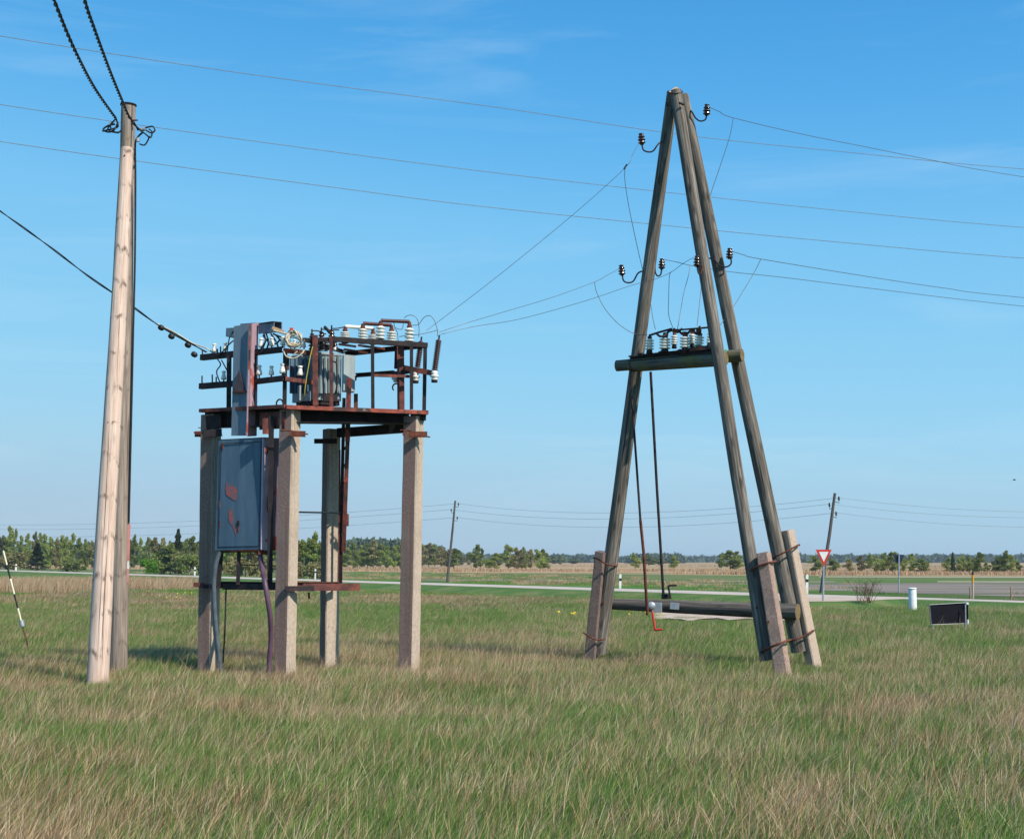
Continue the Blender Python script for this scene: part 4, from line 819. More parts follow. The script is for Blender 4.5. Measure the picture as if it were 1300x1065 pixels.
# bundled twisted cables
def twisted(name, path, r, R0, pitch, ns, mat, lab, cat='cable', step=0.035):
    pts = smooth_path(path, 40); acc = [0]
    for i in range(1, len(pts)): acc.append(acc[-1] + (pts[i]-pts[i-1]).length)
    tot = acc[-1]; n = int(tot/step); rs = []; j = 0
    for i in range(n+1):
        s_ = tot*i/n
        while j < len(acc)-2 and acc[j+1] < s_: j += 1
        rs.append(pts[j] + (pts[j+1]-pts[j])*((s_-acc[j])/max(1e-6, acc[j+1]-acc[j])))
    root = thing(name, path[-1], lab, cat)
    for k in range(ns):
        out = []
        for i, p in enumerate(rs):
            d = (rs[min(i+1,n)]-rs[max(i-1,0)]).normalized(); a1 = d.cross(Vector((0.3,0.1,1))).normalized(); a2 = d.cross(a1); ph = 2*math.pi*(tot*i/n/pitch + k/ns)
            out.append(p + (a1*math.cos(ph)+a2*math.sin(ph))*R0)
        MB().tube(out, r, 5).build('cable_strand', mat, root)
    return root
c1 = [(-40,-330,9.5),(25,-105,12.2),(68,0,14.0),(84,40,15.0),(100,75,16.0),(121,114,17.9),(147,151,20.05)]
c2 = [(40,-330,9.5),(80,-105,12.2),(107,0,14.2),(118,33,15.1),(130,66,16.2),(143,100,17.6),(156,131,19.0),(164,149,19.75),(176,165,20.05)]
twisted('aerial_cable', [P(*q) for q in c1], 0.0115, 0.0125, 0.34, 2, 'black', 'left one of the two thick black twisted cables reaching the pole top')
twisted('aerial_cable', [P(*q) for q in c2], 0.0115, 0.0125, 0.34, 2, 'black', 'right one of the two thick black twisted cables crossing the pole top')
# out-of-frame pole that carries the service cable and the striped stay
B0 = P(-125, 860, 24.1); opole = thing('wooden_utility_pole', B0, 'grey timber pole standing just outside the left edge of the picture', 'utility pole')
log('main_pole', B0-Vector((0,0,1.0)), P(-118, 120, 24.0), 0.14, 0.1, 'main_wood', opole, 20, seed=11)
c3 = [(-119,188,23.9),(-60,226,23.4),(0,268,22.9),(60,311,22.4),(110,349,22.0),(142,371,21.8),(168,389,21.6),(200,412,21.3),(235,432,21.05),(262,447,20.85)]
svc = twisted('service_cable', [P(*q) for q in c3], 0.009, 0.009, 1.9, 2, 'black', 'twisted black service cable passing behind the pole to the platform', step=0.08)
for u, v in ((205,414),(218,425),(239,436),(247,448)):
    c = P(u, v, 21.1); MB().lathe(c-Vector((0.05,0,0)), (1,0,-.55), [(0,0),(.03,.01),(.045,.04),(.04,.08),(.02,.1),(0,.105)], 10).build('clamp', 'black', svc)
tubeo('cable_tail', [(200,411,21.2),(225,424,21.1),(245,436,20.95),(262,442,20.8),(272,450,20.7)], 0.010, 'cream_cable', svc)
# striped stay wire
Yg = 23.0; gb = P(47, 852, 23.2)
gy = thing('stay_wire', gb, 'thin stay wire with yellow and black striped sleeve at the left edge', 'stay wire')
def gpt(t): return P(28+(-119-28)*t, 793+(215-793)*t, 24.2)
MB().tube([gpt(-0.01), gpt(1.0)], 0.007, 6).build('wire', 'black', gy)
def gseg(v0, v1, r, mat, nm):
    a = (793-v0)/578; b2 = (793-v1)/578; MB().tube([gpt(a), gpt(b2)], r, 8).build(nm, mat, gy)
for v0, v1, mt_ in ((682,699,'black'),(699,717,'sleeve_yellow'),(717,734.5,'black'),(734.5,754,'sleeve_yellow'),(754,772,'black'),(772,788,'sleeve_yellow')): gseg(v0, v1, 0.016, mt_, 'sleeve_band')
gseg(787, 795, 0.04, 'galvanised', 'turnbuckle')
MB().tube(smooth_path([gpt(-0.01), P(33,810,24.0), P(38,832,23.6), gb], 4), 0.012, 6).build('anchor_rod', 'rust', gy)

# ================================================================== OVERHEAD LINES (behind everything)
for i, (q, lab) in enumerate([
    ([(-420,-25,19.6),(0,46,21.6),(250,85,23.1),(430,110,24.2),(640,138,25.6),(870,172,27.0),(1080,194,28.2),(1300,215,29.4),(1750,248,32)], 'highest of the three long wires crossing the whole sky'),
    ([(-420,66,20.6),(0,133,22.8),(190,161,24.0),(430,194,25.5),(640,221,26.9),(870,247,28.3),(1080,269,29.6),(1300,289,30.9),(1750,322,33.5)], 'middle one of the three long wires crossing the whole sky'),
    ([(-420,117,19.8),(0,180,22.0),(190,207,23.2),(430,239,24.7),(600,261,25.8),(870,289,27.3),(1080,309,28.6),(1300,328,29.9),(1750,360,32.5)], 'lowest of the three long wires crossing the whole sky')]):
    pp = [P(*a) for a in q]; o = MB().tube(smooth_path(pp, 8), 0.0058, 5).build('power_wire', 'wire_grey', None, origin=pp[0]); tag(o, lab, 'wire', 'long overhead wires')

# ================================================================== TIMBER PYLON
def YL(v): return 21.2 + (v-120)*(22.6-21.2)/718
def YMd(v): return 21.05 + (v-120)*(20.0-21.05)/718
def YR(v): return 21.35 + (v-120)*(21.45-21.35)/718
py_ = thing('timber_pylon', P(870, 850, 21.3), 'tall grey three legged timber pylon with insulators and concrete footings', 'pylon')
def pleg(u0, v0, u1, v1, Yf, r0, r1, seed):
    return log('leg', P(u1, v1, Yf(v1)), P(u0, v0, Yf(v0)), px(r1, Yf(v1)), px(r0, Yf(v0)), 'old_wood', py_, 26, seed=seed, bend=0.008, end='old_wood')
pleg(854, 117, 759.5, 829, YL, 7.6, 9.4, 1)
pleg(858, 116, 973.5, 838, YMd, 7.8, 8.8, 2)
pleg(867, 121, 1014, 827, YR, 7.4, 9.6, 3)
MB().add([P(849,117,21.0),P(866,119,21.0),P(866,119,21.4),P(849,117,21.4),P(857,111,21.05),P(860,111,21.05),P(860,111,21.3),P(857,111,21.3)], [(3,2,1,0),(4,5,6,7),(0,1,5,4),(1,2,6,5),(2,3,7,6),(3,0,4,7)]).build('top_cap', 'cut_wood', py_)
MB().tube([P(866.5,116,YMd(116)+.0) + Vector((0.0,0,0)) for _ in (0,)] + [P(858+8.6*math.cos(a), 117.5+1.4*math.sin(a), 21.05-0.1*math.sin(a)) for a in [k*math.pi/8 for k in range(1,17)]], 0.008, 5).build('binding_wire', 'steel_dark', py_)
# concrete stub footings
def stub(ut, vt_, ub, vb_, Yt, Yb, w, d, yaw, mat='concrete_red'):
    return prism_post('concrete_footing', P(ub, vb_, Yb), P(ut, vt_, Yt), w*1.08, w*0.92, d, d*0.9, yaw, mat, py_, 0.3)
stub(763.5, 700, 750, 838, YL(700)-.02, 22.55, 0.17, 0.20, R(-22), 'dark_concrete')
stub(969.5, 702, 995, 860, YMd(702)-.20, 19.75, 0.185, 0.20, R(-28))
stub(999.5, 673, 1033, 845, YR(700)+.02, 21.45, 0.16, 0.2, R(30), 'pale_concrete')
# rust straps
def strap(p, r=0.012, mat='rust'): MB().tube(smooth_path([P(*q) for q in p], 4), r*0.85, 6).build('strap', mat, py_)
strap([(753,708,YL(708)-.12),(760,710,YL(708)-.2),(770,716,YL(708)-.2),(781.5,718,YL(708)-.1),(784,716,YL(708)+.05)], 0.014)
strap([(741,803,22.5),(748,808,22.3),(759,812,22.35),(768.5,811,22.4)], 0.014)
strap([(950,725,YMd(720)-.02),(956,722,20.0),(966,717,19.88),(982,713,19.9),(985,712,20.15)], 0.018)
strap([(966,827,19.95),(972,824,19.8),(986,818,19.6),(1000,813,19.68),(1004,812,19.9)], 0.018)
strap([(979,710,21.35),(985,706,21.2),(998,700,21.15),(1013,692,21.3),(1015,692,21.5)], 0.016)
strap([(1001,814,21.4),(1008,812,21.25),(1019,808,21.25),(1031,801,21.3),(1034,800,21.5)], 0.016)
for u, v, Yv in ((766,764,YL(764)-.12),(961,771,YMd(771)-.1),(975,789,19.75)): MB().tube([P(u,v,Yv-.02),P(u,v,Yv+.05)], 0.02, 8).build('bolt', 'rust', py_)
MB().tube([P(868,133,20.9),P(862.5,131,20.85)], 0.018, 8).build('bolt', 'steel_dark', py_)
for v in (131,134): MB().tube([P(849,v,21.15),P(845,v,21.12)], 0.008, 5).build('bolt', 'steel_dark', py_)
# cross timbers
log('cross_timber', P(783,464.5,22.15), P(942.5,451,21.15), px(7.2,21.9), px(8.1,21.2), 'mossy_wood', py_, 24, seed=6, end='moss_end', bend=.006)
log('cross_timber', P(801,464,21.62), P(920,455.5,20.55), px(8.6,21.6), px(9.4,20.5), 'mossy_wood', py_, 24, seed=7, end='moss_end', bend=.006)
log('cross_timber', P(762,766,22.8), P(1013,776.5,21.18), px(6.8,22.6), px(10.2,21.2), 'brown_wood', py_, 24, seed=8, end='moss_end', bend=.006)
strap([(800,455,21.6),(799,463,21.5),(801,472,21.55),(799,500,21.95),(797,540,22.0)], 0.01, 'rust')
# operating rods on the pylon
MB().tube([P(800,474,21.9),P(806,560,21.75),P(813,660,21.6)], 0.018, 8).build('operating_rod', 'steel_dark', py_)
MB().tube([P(813,660,21.6),P(817,700,21.56),P(822,781,21.5)], 0.023, 8).build('operating_rod', 'rust', py_)
MB().tube([P(826,472,21.75),P(834,620,21.85),P(842.5,759,22.0)], 0.021, 8).build('operating_rod', 'steel_dark', py_)
yb = 21.95
mb = MB(); mb.box(P(834,771,yb-.12), 0.14, 0.1, 0.15, R(-15)); mb.build('drive_box', 'galvanised', py_)
MB().beam(P(851,768.5,yb-.17), P(862,769.5,yb-.2), 0.05, 0.1).build('drive_plate', 'galvanised', py_)
MB().lathe(P(827,769,yb-.2), (-.2,-1,.1), [(0,0),(.03,0),(.065,.01),(.065,.03),(.03,.04),(0,.045)], 14).build('drive_wheel', 'galvanised', py_)
tubeo('crank_handle', [(828,776,yb-.25),(830,788,yb-.27),(831.5,798,yb-.28),(832,799.5,yb-.28),(841,798.5,yb-.32)], 0.018, 'red_paint', py_, 3, 7)
tubeo('crank_handle', [(851.5,760,yb-.1),(849.5,750,yb-.1),(849,743.5,yb-.12),(859,743,yb-.15)], 0.016, 'steel_dark', py_, 3, 7)
MB().box(P(845,757,yb), 0.1, 0.08, 0.08, R(20)).build('drive_bracket', 'steel_dark', py_)
# brown insulators on curved hooks
def hook_ins(c, hook, Yv, tilt=0.0, k=1.0):
    u, v = c
    pth = [P(a, b2, Yv + (dy if len(r3) else 0)) for (a, b2, *r3) in hook for dy in [r3[0] if r3 else 0]]
    h = MB().tube(smooth_path(pth, 5), 0.0125, 7).build('hook', 'steel_dark', py_)
    MB().lathe(P(u, v, Yv), (tilt, 0, 1), sprof(SHED3, k), 16).build('hook_insulator', 'brown_glaze', py_)
YI = {}
hook_ins((815,184), [(815,182),(816.5,190),(822,193),(829,192),(835,184),(840,180,.25)], 21.0, -0.08)
hook_ins((897,147), [(897,146),(895.5,152),(889,154),(883,150),(878,142),(872,139,.2)], 21.25, 0.05)
hook_ins((790,350), [(790,348),(791.5,356),(797,359),(804,357),(810,347),(817,344,.2)], 21.45, -0.1, .95)
hook_ins((840,342), [(840,340),(839,348),(835,350.5),(832,346),(831.5,338,.15)], 21.6, 0.05, .95)
hook_ins((885,339), [(885,337),(886,344),(888,348),(892,346,.15)], 20.55, 0, .95)
hook_ins((926,329), [(928,328),(928,335),(922,339),(913,337),(907,330),(900,328,.2)], 21.2, 0.05, .95)
MB().tube([P(892,338,20.6),P(889.5,348,20.6)], 0.012, 6).build('bolt', 'rust', py_)
# ---- disconnector switch on the cross timber
dsw = thing('disconnector_switch', P(850,450,21.1), 'rusty disconnector switch with white ribbed insulators on the pylon cross timber', 'switch')
def yc_(u): return 21.55 + (u-801)*(20.5-21.55)/119
for dz, dy in ((0, -0.02), (1, 0.32)):
    MB().channel(P(799,456-dz*1.5,yc_(799)+dy), P(905,446-dz*2.5,yc_(905)+dy), 0.06, 0.07).build('base_rail', 'steel_dark', dsw)
for u in (812, 838, 862, 884):
    MB().beam(P(u,450-(u-812)*.09,yc_(u)-.05), P(u+3,448.5-(u-812)*.09,yc_(u)+.38), 0.06, 0.025).build('cross_bar', 'steel_dark', dsw)
MB().beam(P(866,446,yc_(866)-.03), P(906,440,yc_(906)-.03), 0.05, 0.055).build('drive_shaft', 'steel_bright_red', dsw)
def post_ins(u, v0, v1, w, Yv, parent, tilt=(0,0,1), mat='porcelain', n=4, cap=True, foot=True):
    a = P(u, v1, Yv); h = px(v1-v0, Yv); r = px(w/2, Yv)
    o = MB().lathe(a, tilt, sheds(n, r*0.58, r, h), 18).build('post_insulator', mat, parent)
    t_ = Vector(tilt).normalized()
    if cap: MB().lathe(a+t_*h, tilt, [(0,-.01),(r*.5,-.01),(r*.5,px(3.2,Yv)),(0,px(3.2,Yv))], 12).build('cap', 'rust', o)
    if foot: MB().lathe(a-t_*px(4.5,Yv), tilt, [(0,0),(r*.75,0),(r*.62,px(4.7,Yv)),(0,px(4.7,Yv))], 12).build('foot', 'steel_dark', o)
    return o
for u, v0, v1, w, dy in ((824.5,430,444.5,11.5,-.02),(844,428.5,443.5,14.5,-.05),(856,425.5,438,9,.3),(869.7,427,442,13.5,-.08),(878.5,424,437,9,.28),(887,426,440,12,.02),(900,422,436,7,.2)):
    post_ins(u, v0, v1, w, yc_(u)+dy, dsw, (0.03 if u < 880 else 0.12, 0, 1))
MB().tube([P(824,426,21.3),P(838,421.5,21.2),P(853,417.5,21.1)], 0.017, 6).build('contact_blade', 'steel_dark', dsw)
MB().tube([P(853,419.5,21.25),P(880,417.5,21.05),P(902,415.5,20.9)], 0.015, 6).build('contact_blade', 'steel_dark', dsw)
for pth in ([(833,423,21.2),(838,427,21.0),(844,426,21.0),(849,421,21.1),(856,419,21.1)], [(862,420,21.1),(866,424,21.0),(872,424,21.0),(877,419,21.0)], [(880,419,21),(884,424,20.9),(889,422,20.9),(888,414,20.9)], [(855,417,21.1),(860,422,21.1),(866,417,21.1)]):
    tubeo('contact_arm', pth, 0.018, 'steel_dark', dsw, 4)
for u, v in ((845,424.5),(857,420),(869,423.5),(879,419),(887,420.5)): MB().box(P(u, v, yc_(u)-.02), 0.06, 0.06, 0.05, R(20)).build('contact', 'rust', dsw)
tubeo('bonding_wire', [(881,443,20.8),(883,439,20.7),(887,437.5,20.7),(890,439,20.8)], 0.008, 'green_wire', dsw)
tubeo('bonding_wire', [(921.5,444,20.95),(921,450,20.9),(922,458,20.95)], 0.012, 'green_wire', py_)
# ---- wires at the pylon
def wire(name, uvY, r, lab, mat='wire_grey', group=None, n=8):
    pp = [P(*a) for a in uvY]; o = MB().tube(smooth_path(pp, n), r, 5).build(name, mat, None, origin=pp[0]); return tag(o, lab, 'wire', group)
wire('line_wire', [(897,135,21.2),(913,142,21.4),(931,150,21.7),(1020,171,23.0),(1100,187,24.2),(1180,203,25.4),(1300,225,27.3),(1700,286,34)], 0.0052, 'wire running right from the highest insulator of the pylon')
wire('line_wire', [(928,319,21.15),(945,324,21.4),(966,329,21.7),(1100,351,24.0),(1200,366,25.8),(1300,378,27.7),(1700,415,35)], 0.0052, 'wire running right from the insulator on the right pylon leg')
wire('line_wire', [(844,330,21.55),(860,333,21.7),(876,337,21.9),(925,345,22.6),(1000,353,23.6),(1120,368,25.4),(1300,389,28),(1700,430,35)], 0.0052, 'wire passing behind the right legs and running to the right edge')
wire('drop_wire', [(812,180,20.95),(803,197,20.9),(794,213,20.85),(740,262,20.85),(680,312,20.85),(620,360,20.85),(557,408,20.8),(541,420,20.7)], 0.0038, 'highest wire slanting from the pylon down to the platform')
wire('drop_wire', [(787,341,21.4),(770,350,21.35),(755,358,21.3),(700,378,21.1),(640,396,20.95),(590,411,20.8),(557,422,20.5)], 0.0038, 'middle wire slanting from the pylon down to the platform')
wire('drop_wire', [(881,327,20.5),(868,334,20.6),(853,345,20.8),(833,354,20.95),(800,363,21.0),(740,383,21.0),(660,405,20.95),(600,415,20.85),(558,425,20.6)], 0.0038, 'lowest wire slanting from the pylon down to the platform')
for q, lab in (([(794,213,20.85),(793,225,20.9),(797,255,21.0),(805,295,21.2),(814,335,22.0),(824,375,22.0),(829,405,21.6),(832,418,21.3)], 'jumper wire dropping past the left pylon leg'),
    ([(931,150,21.7),(926,175,21.7),(913,215,21.7),(900,255,21.7),(893,300,21.6),(892,345,21.5),(888,385,21.2),(885,414,20.95)], 'jumper wire dropping behind the right pylon legs from the top insulator'),
    ([(755,358,21.3),(757,370,21.3),(768,392,21.3),(786,412,21.35),(806,424,21.4),(822,425,21.35)], 'jumper wire curving into the left end of the switch'),
    ([(853,345,20.8),(850,350,20.85),(849,375,20.95),(849,400,21.05),(855,418,21.1)], 'left jumper wire dropping to the middle of the switch'),
    ([(876,337,21.9),(874,350,21.8),(868,372,21.5),(864,395,21.2),(860,418,21.1)], 'right jumper wire dropping to the middle of the switch'),
    ([(966,329,21.7),(958,345,21.7),(945,367,21.6),(932,388,21.5),(918,408,21.3),(904,424,21.0)], 'jumper wire slanting back from the right insulator to the switch')):
    wire('jumper_wire', q, 0.0048, lab, group='jumper wires on the pylon')
MB().tube([P(796,209,20.86),P(792,215,20.86)], 0.014, 6).build('wire_clamp', 'steel_dark', py_)

# ================================================================== TRANSFORMER PLATFORM
def pl(u, Y): q = P(u, 700, Y); return (q.x, q.y)
A, B_, Cc, D = pl(264, 20.75), pl(366, 19.85), pl(420, 21.35), pl(524, 20.45)
pf = thing('transformer_platform', P(390, 855, 20.4), 'rusty steel platform on four concrete posts carrying the transformer gear', 'platform')
YAW = R(-25)   # faces of the posts
posts = {}
for nm, (u0, v0, u1, v1, Yv, w) in {'A': (264.5,850,268,527,20.7,.235), 'B': (361,860,368.5,521,19.85,.235), 'C': (417.5,853,421,545,21.3,.225), 'D': (519,854,525.5,529,20.4,.235)}.items():
    posts[nm] = prism_post('concrete_post', P(u0, v0, Yv), P(u1, v1, Yv), w, w*0.96, w*0.98, w*0.94, YAW if nm != 'C' else R(-58), 'concrete', pf)
tag(posts['C'], None)
def tov(p, v):  # keep helper readable
    return p
# main deck beams: AB, BD, AC, CD  (webs coloured near-black for the shade under the deck, red top flange edges)
def deck(u0, v0, Y0, u1, v1, Y1, h, w=0.1, mat='steel_dark', nm='deck_beam', side=1):
    return MB().channel(P(u0, v0, Y0), P(u1, v1, Y1), w, h, side=side).build(nm, mat, pf)
deck(256,533,20.78, 361,530,19.84, .25, w=.13, mat='steel_dark', side=1)
deck(374,529,19.90, 522,530.5,20.42, .18, w=.24, mat='steel_dark', side=1)
MB().beam(P(522,529.5,20.34), P(540,530,20.4), .1, .09).build('beam_end', 'steel_dark', pf)
deck(268,530,20.85, 430,528,21.5, .17, nm='deck_beam')
deck(430,549.5,21.25, 526,542.5,20.6, .135, side=-1); deck(300,528,20.4, 445,528,21.1, .14); deck(335,527.5,20.1, 480,528,20.85, .14); deck(400,528,20.05,428,528,21.3,.14); deck(470,529,20.25,428,528,21.3,.12)
# red flange plates along the deck edge
MB().beam(P(363,517,19.68), P(543,524,20.3), 0.10, 0.055).build('edge_angle', 'steel_bright_red', pf)
MB().beam(P(255,521.5,20.66), P(363,516,19.68), 0.08, 0.05).build('edge_angle', 'steel_red', pf)
MB().beam(P(330,535,20.1), P(362,533,19.74), 0.015, 0.24).build('gusset_plate', 'steel_red', pf)
MB().beam(P(262,537,20.6), P(281,534,20.5), 0.02, 0.2).build('gusset_plate', 'steel_dark', pf)
MB().hexa([P(300,519,20.36),P(366,516.5,19.8),P(530,522.5,20.4),P(440,520.5,21.2)] + [P(300,518.2,20.36),P(366,515.7,19.8),P(530,521.7,20.4),P(440,519.7,21.2)]).build('deck_plate', 'steel_dark', pf)
# clamps round the post heads and at the foot frame
def clamp(u0, v0, u1, v1, Yv, h=.08, mat='rust', rod=True):
    MB().channel(P(u0, v0, Yv), P(u1, v1, Yv), 0.05, h, side=-1).build('post_clamp', mat, pf)
clamp(368.5,550.5,388,551,19.66); clamp(512,549,515,550,20.2); clamp(519,551.5,542.5,551.5,20.2); clamp(247.5,551,255,551,20.55); clamp(258,551,282,549,20.48,.1,'steel_dark'); clamp(399,560,428,560,21.1,.07,'steel_dark')
for a, b2, Yv in (((355,546),(372,547),19.67),((508,546),(522,547),20.22),((246,549),(262,550),20.5),((386,551),(391,551),19.66),((542,554),(546,555),20.2)):
    MB().tube([P(*a,Yv),P(*b2,Yv)], 0.011, 6).build('clamp_rod', 'rust', pf)
clamp(246,742,262,743,20.52,.07,'steel_red'); clamp(258,744,285,744,20.45,.06,'steel_dark')
deck(285,744.5,20.4, 352,745,19.9, .085, .07, 'steel_dark', 'foot_beam', -1); deck(277,740,20.6, 350,741,20.05, .05, .05, 'steel_dark', 'foot_beam')
deck(362,747,19.66, 398,747,19.85, .07,.07,'steel_dark','foot_beam',-1)
deck(384,745,19.8, 456,745,20.15, .10,.07,'steel_red','foot_beam',-1); deck(376,741,20.3,432,741,21.1,.06,.06,'steel_red','foot_beam')
MB().tube([P(378,650,20.0), P(434,651,21.15)], 0.014, 6).build('tie_rod', 'black', pf)
MB().tube([P(302,717,20.6), P(352,718,20.2)], 0.008, 6).build('tie_rod', 'black', pf)
MB().tube([P(287,746,20.35), P(285.5,800,20.35), P(283,842,20.35)], 0.012, 6).build('earth_rod', 'black', pf)
MB().tube([P(392,752,20.0), P(392.5,760,20.0)], 0.016, 6).build('hanging_bolt', 'rust', pf)
# cabinet hangers
for u0, v0, u1, v1, Yv, w in ((281,700,277,744,20.35,.06),(303.5,700,302,742,20.2,.05)): MB().beam(P(u0,v0,Yv), P(u1,v1,Yv), w, w*.6, up=Vector((0,1,0))).build('hanger', 'steel_dark', pf)
MB().angle(P(345,528,19.85), P(343,744,19.95), 0.075, up=Vector((0,1,0))).build('hanger', 'steel_dark', pf)
MB().beam(P(337,531,19.83), P(337,551,19.83), .08, .02, up=Vector((0,1,0))).build('hanger', 'steel_red', pf)
# crossarms with pin insulators (left face AB), two levels
def arm(p0, p1, h, mat): MB().channel(P(*p0), P(*p1), 0.07, h, side=-1).build('crossarm', mat, pf)
arm((256,454,20.85),(298,449.5,20.45),.085,'steel_dark'); arm((316,448.5,20.3),(360,443.5,19.9),.08,'steel_dark')
arm((254.5,490.5,20.85),(298,487,20.45),.085,'steel_dark'); arm((316,485.5,20.3),(362,480,19.88),.075,'steel_dark')
MB().beam(P(360,445,19.88), P(398,448.5,20.02), .07, .06).build('crossarm', 'steel_red', pf)
MB().beam(P(362,481,19.86), P(397,486,20.0), .07, .06).build('crossarm', 'steel_red', pf)
for u0, v0, u1, v1, Yv, w, mt_ in ((291.5,452,291,520,20.5,.07,'steel_dark'),(322,449,320,520,20.25,.10,'steel_dark'),(362.5,446,361.5,518,19.95,.06,'steel_dark'),(366,452,366,470,20.0,.03,'steel_red')):
    MB().angle(P(u0,v0,Yv), P(u1,v1,Yv), w, up=Vector((0,1,0))).build('arm_upright', mt_, pf)
def pin(u, vb_, vt_, Yv, ins=True, k=None):
    MB().tube([P(u, vb_, Yv), P(u, (vb_+vt_)/2 if ins else vt_, Yv)], 0.011, 6).build('pin', 'steel_dark', pf)
    if ins:
        kk = px((vb_-4)-vt_, Yv)/0.132
        MB().lathe(P(u, vb_-4, Yv), (0.0,0,1), [(r*kk*1.0, z*kk) for r, z in PINI], 14).build('pin_insulator', 'porcelain', pf)
for u, vb_, vt_, Yv in ((272,451,436,20.68),(286,449,434.5,20.55),(331.5,445,429,20.15),(345,443.5,428,20.0),(359,442,427,19.9),(284,486,470.5,20.58),(329,480,463,20.18),(344.5,480,464,20.05),(358.5,478,461,19.92),(381,481,464,19.94),(374,444,431,19.95),(386,445,432,20.0)): pin(u, vb_, vt_, Yv)
for u, vb_, vt_, Yv in ((257,451,444,20.8),(276,450,443,20.65),(256.5,488,477,20.8),(269.5,487,475.5,20.7),(274.5,486,478.5,20.66),(280,450,440,20.6)): pin(u, vb_, vt_, Yv, False)
# loose conductors between the arms
for q in ([(276,456,20.6),(280,463,20.6),(275,472,20.6),(279,485,20.6)], [(281,457,20.6),(285,464,20.6),(288,470,20.55)], [(297,420,20.4),(292,427,20.5),(290,436,20.5),(288,449,20.5)], [(297,432,20.35),(290,438,20.5),(283,446,20.5),(276,452,20.6)]):
    tubeo('loose_cable', q, 0.010, 'black', pf)
for q in ([(335,424,20.2),(337,432,20.1),(334,441,20.1),(332,448,20.1)],[(338,424,20.2),(341,434,20.1),(339,442,20.1)],[(344,424,20.1),(350,433,20.0),(353,440,20.0)],[(350,425,20.1),(356,432,19.95),(362,439,19.95)],[(334,426,20.2),(343,436,20.1),(351,436,20.0),(356,430,20.0)],[(347,424,20.1),(357,428,20.0),(366,431,20.0)]):
    tubeo('loose_cable', q, 0.013, 'black', pf)
# cage on the right: uprights and rails
def bar(u0, v0, Y0, u1, v1, Y1, w, mat='steel_dark', nm='upright'): return MB().angle(P(u0,v0,Y0), P(u1,v1,Y1), w, up=Vector((0,1,0)) if abs(u0-u1) < 8 else Vector((0,0,1))).build(nm, mat, pf)
bar(400.5,426,19.9, 401,515,19.88, .075, 'steel_red'); bar(420.5,427,19.98,421,517,19.95,.05,'steel_red'); bar(473,433,20.15,473.5,519,20.12,.05); bar(522.5,438,20.32,522.5,520,20.28,.05); bar(540,436,20.4,538.5,524,20.35,.055,'steel_dark')
MB().beam(P(508.5,440,20.55), P(509,521,20.5), .1, .08, up=Vector((0,1,0))).build('upright', 'steel_red', pf); bar(452,500,20.75,452,519,20.75,.06,'steel_red')
MB().beam(P(504,441,20.7), P(503,468,20.7), .06, .05, up=Vector((0,1,0))).build('upright', 'steel_dark', pf)
deck(386,432,19.95, 421,431,20.0, .055,.05,'steel_dark','top_rail',-1); deck(421,430.5,19.98, 542.5,438.5,20.4, .07,.06,'steel_dark','top_rail',-1)
deck(437,449.5,21.0, 541,438.5,20.45, .07,.06,'steel_dark','top_rail'); deck(386,431,20.0, 437,447,21.0, .05,.05,'steel_dark','top_rail')
MB().beam(P(437,443.5,20.85), P(466,448,20.75), .05, .03).build('top_plate', 'steel_red', pf); MB().beam(P(455,438.5,20.6), P(488,443,20.5), .05, .03).build('top_plate', 'steel_red', pf)
MB().beam(P(430,437,20.5), P(452,440,20.5), .04, .03).build('top_plate', 'steel_dark', pf)
deck(451,476.5,20.9, 500,473,20.6, .06,.05,'steel_dark','mid_rail'); MB().beam(P(474,476.5,20.2), P(524,478,20.38), .04, .04).build('mid_rail', 'steel_red', pf)
MB().beam(P(451,477,20.8), P(450,483,20.8), .05,.05, up=Vector((0,1,0))).build('mid_rail','steel_dark',pf)
MB().channel(P(513,467,20.45), P(553,474.5,20.3), .07, .075, side=-1).build('arrester_arm', 'steel_red', pf)
MB().channel(P(500,475,20.6), P(525,470,20.4), .06, .06, side=-1).build('arrester_arm', 'steel_dark', pf)
for c_, r1_ in (((363.5,512),5),((503,495),5)):  # lifting loops
    uu, vv = c_; tubeo('lifting_loop', [(uu+math.cos(a)*4.6, vv-3+math.sin(a)*5, 19.95 if uu < 400 else 20.5) for a in [math.pi*.75+math.pi*1.3*k/8 for k in range(9)]] if uu > 400 else [(352,518,20.0),(351,511,20.0),(354.5,507,20.0),(358.5,509,20.0),(360,516,20.0)], 0.012, 'black', pf, 3)
# brown bushings standing in a row on the rail
for u, vt_, vb_, Yv in ((396,423,437,20.0),(408,421,436,20.08),(421,418,433,20.12)):
    k_ = px(vb_-vt_, Yv)/0.178
    o = MB().lathe(P(u, vb_, Yv), (0,0,1), [(r*k_*0.9, z*k_) for r, z in SHED3], 14).build('bushing', 'brown_glaze', pf)
    MB().tube([P(u, vt_+1, Yv), P(u, vt_-5, Yv)], 0.012, 6).build('stud', 'steel_dark', o)
    MB().lathe(P(u, vb_+8, Yv), (0,0,1), [(0,0),(.03,0),(.05,.02),(.025,.05),(.06,.07),(.025,.09),(0,.09)], 12).build('bushing_foot', 'brown_glaze', o)
for q in ([(396,420,20.0),(402,420,20.05),(407,421,20.1)], [(408,418,20.1),(420,419,20.1),(430,419,20.3)], [(421,417,20.1),(428,417,20.3),(438,415,20.5)], [(412,415,20.0),(416,419,20.05),(419,424,20.08)], [(406,424,20.1),(414,424,20.1)]):
    tubeo('busbar', q, 0.009, 'steel_dark', pf, 3)
tubeo('busbar', [(411.5,414.5,20.0),(415,418,20.02),(419,423,20.05)], 0.022, 'black', pf, 3)
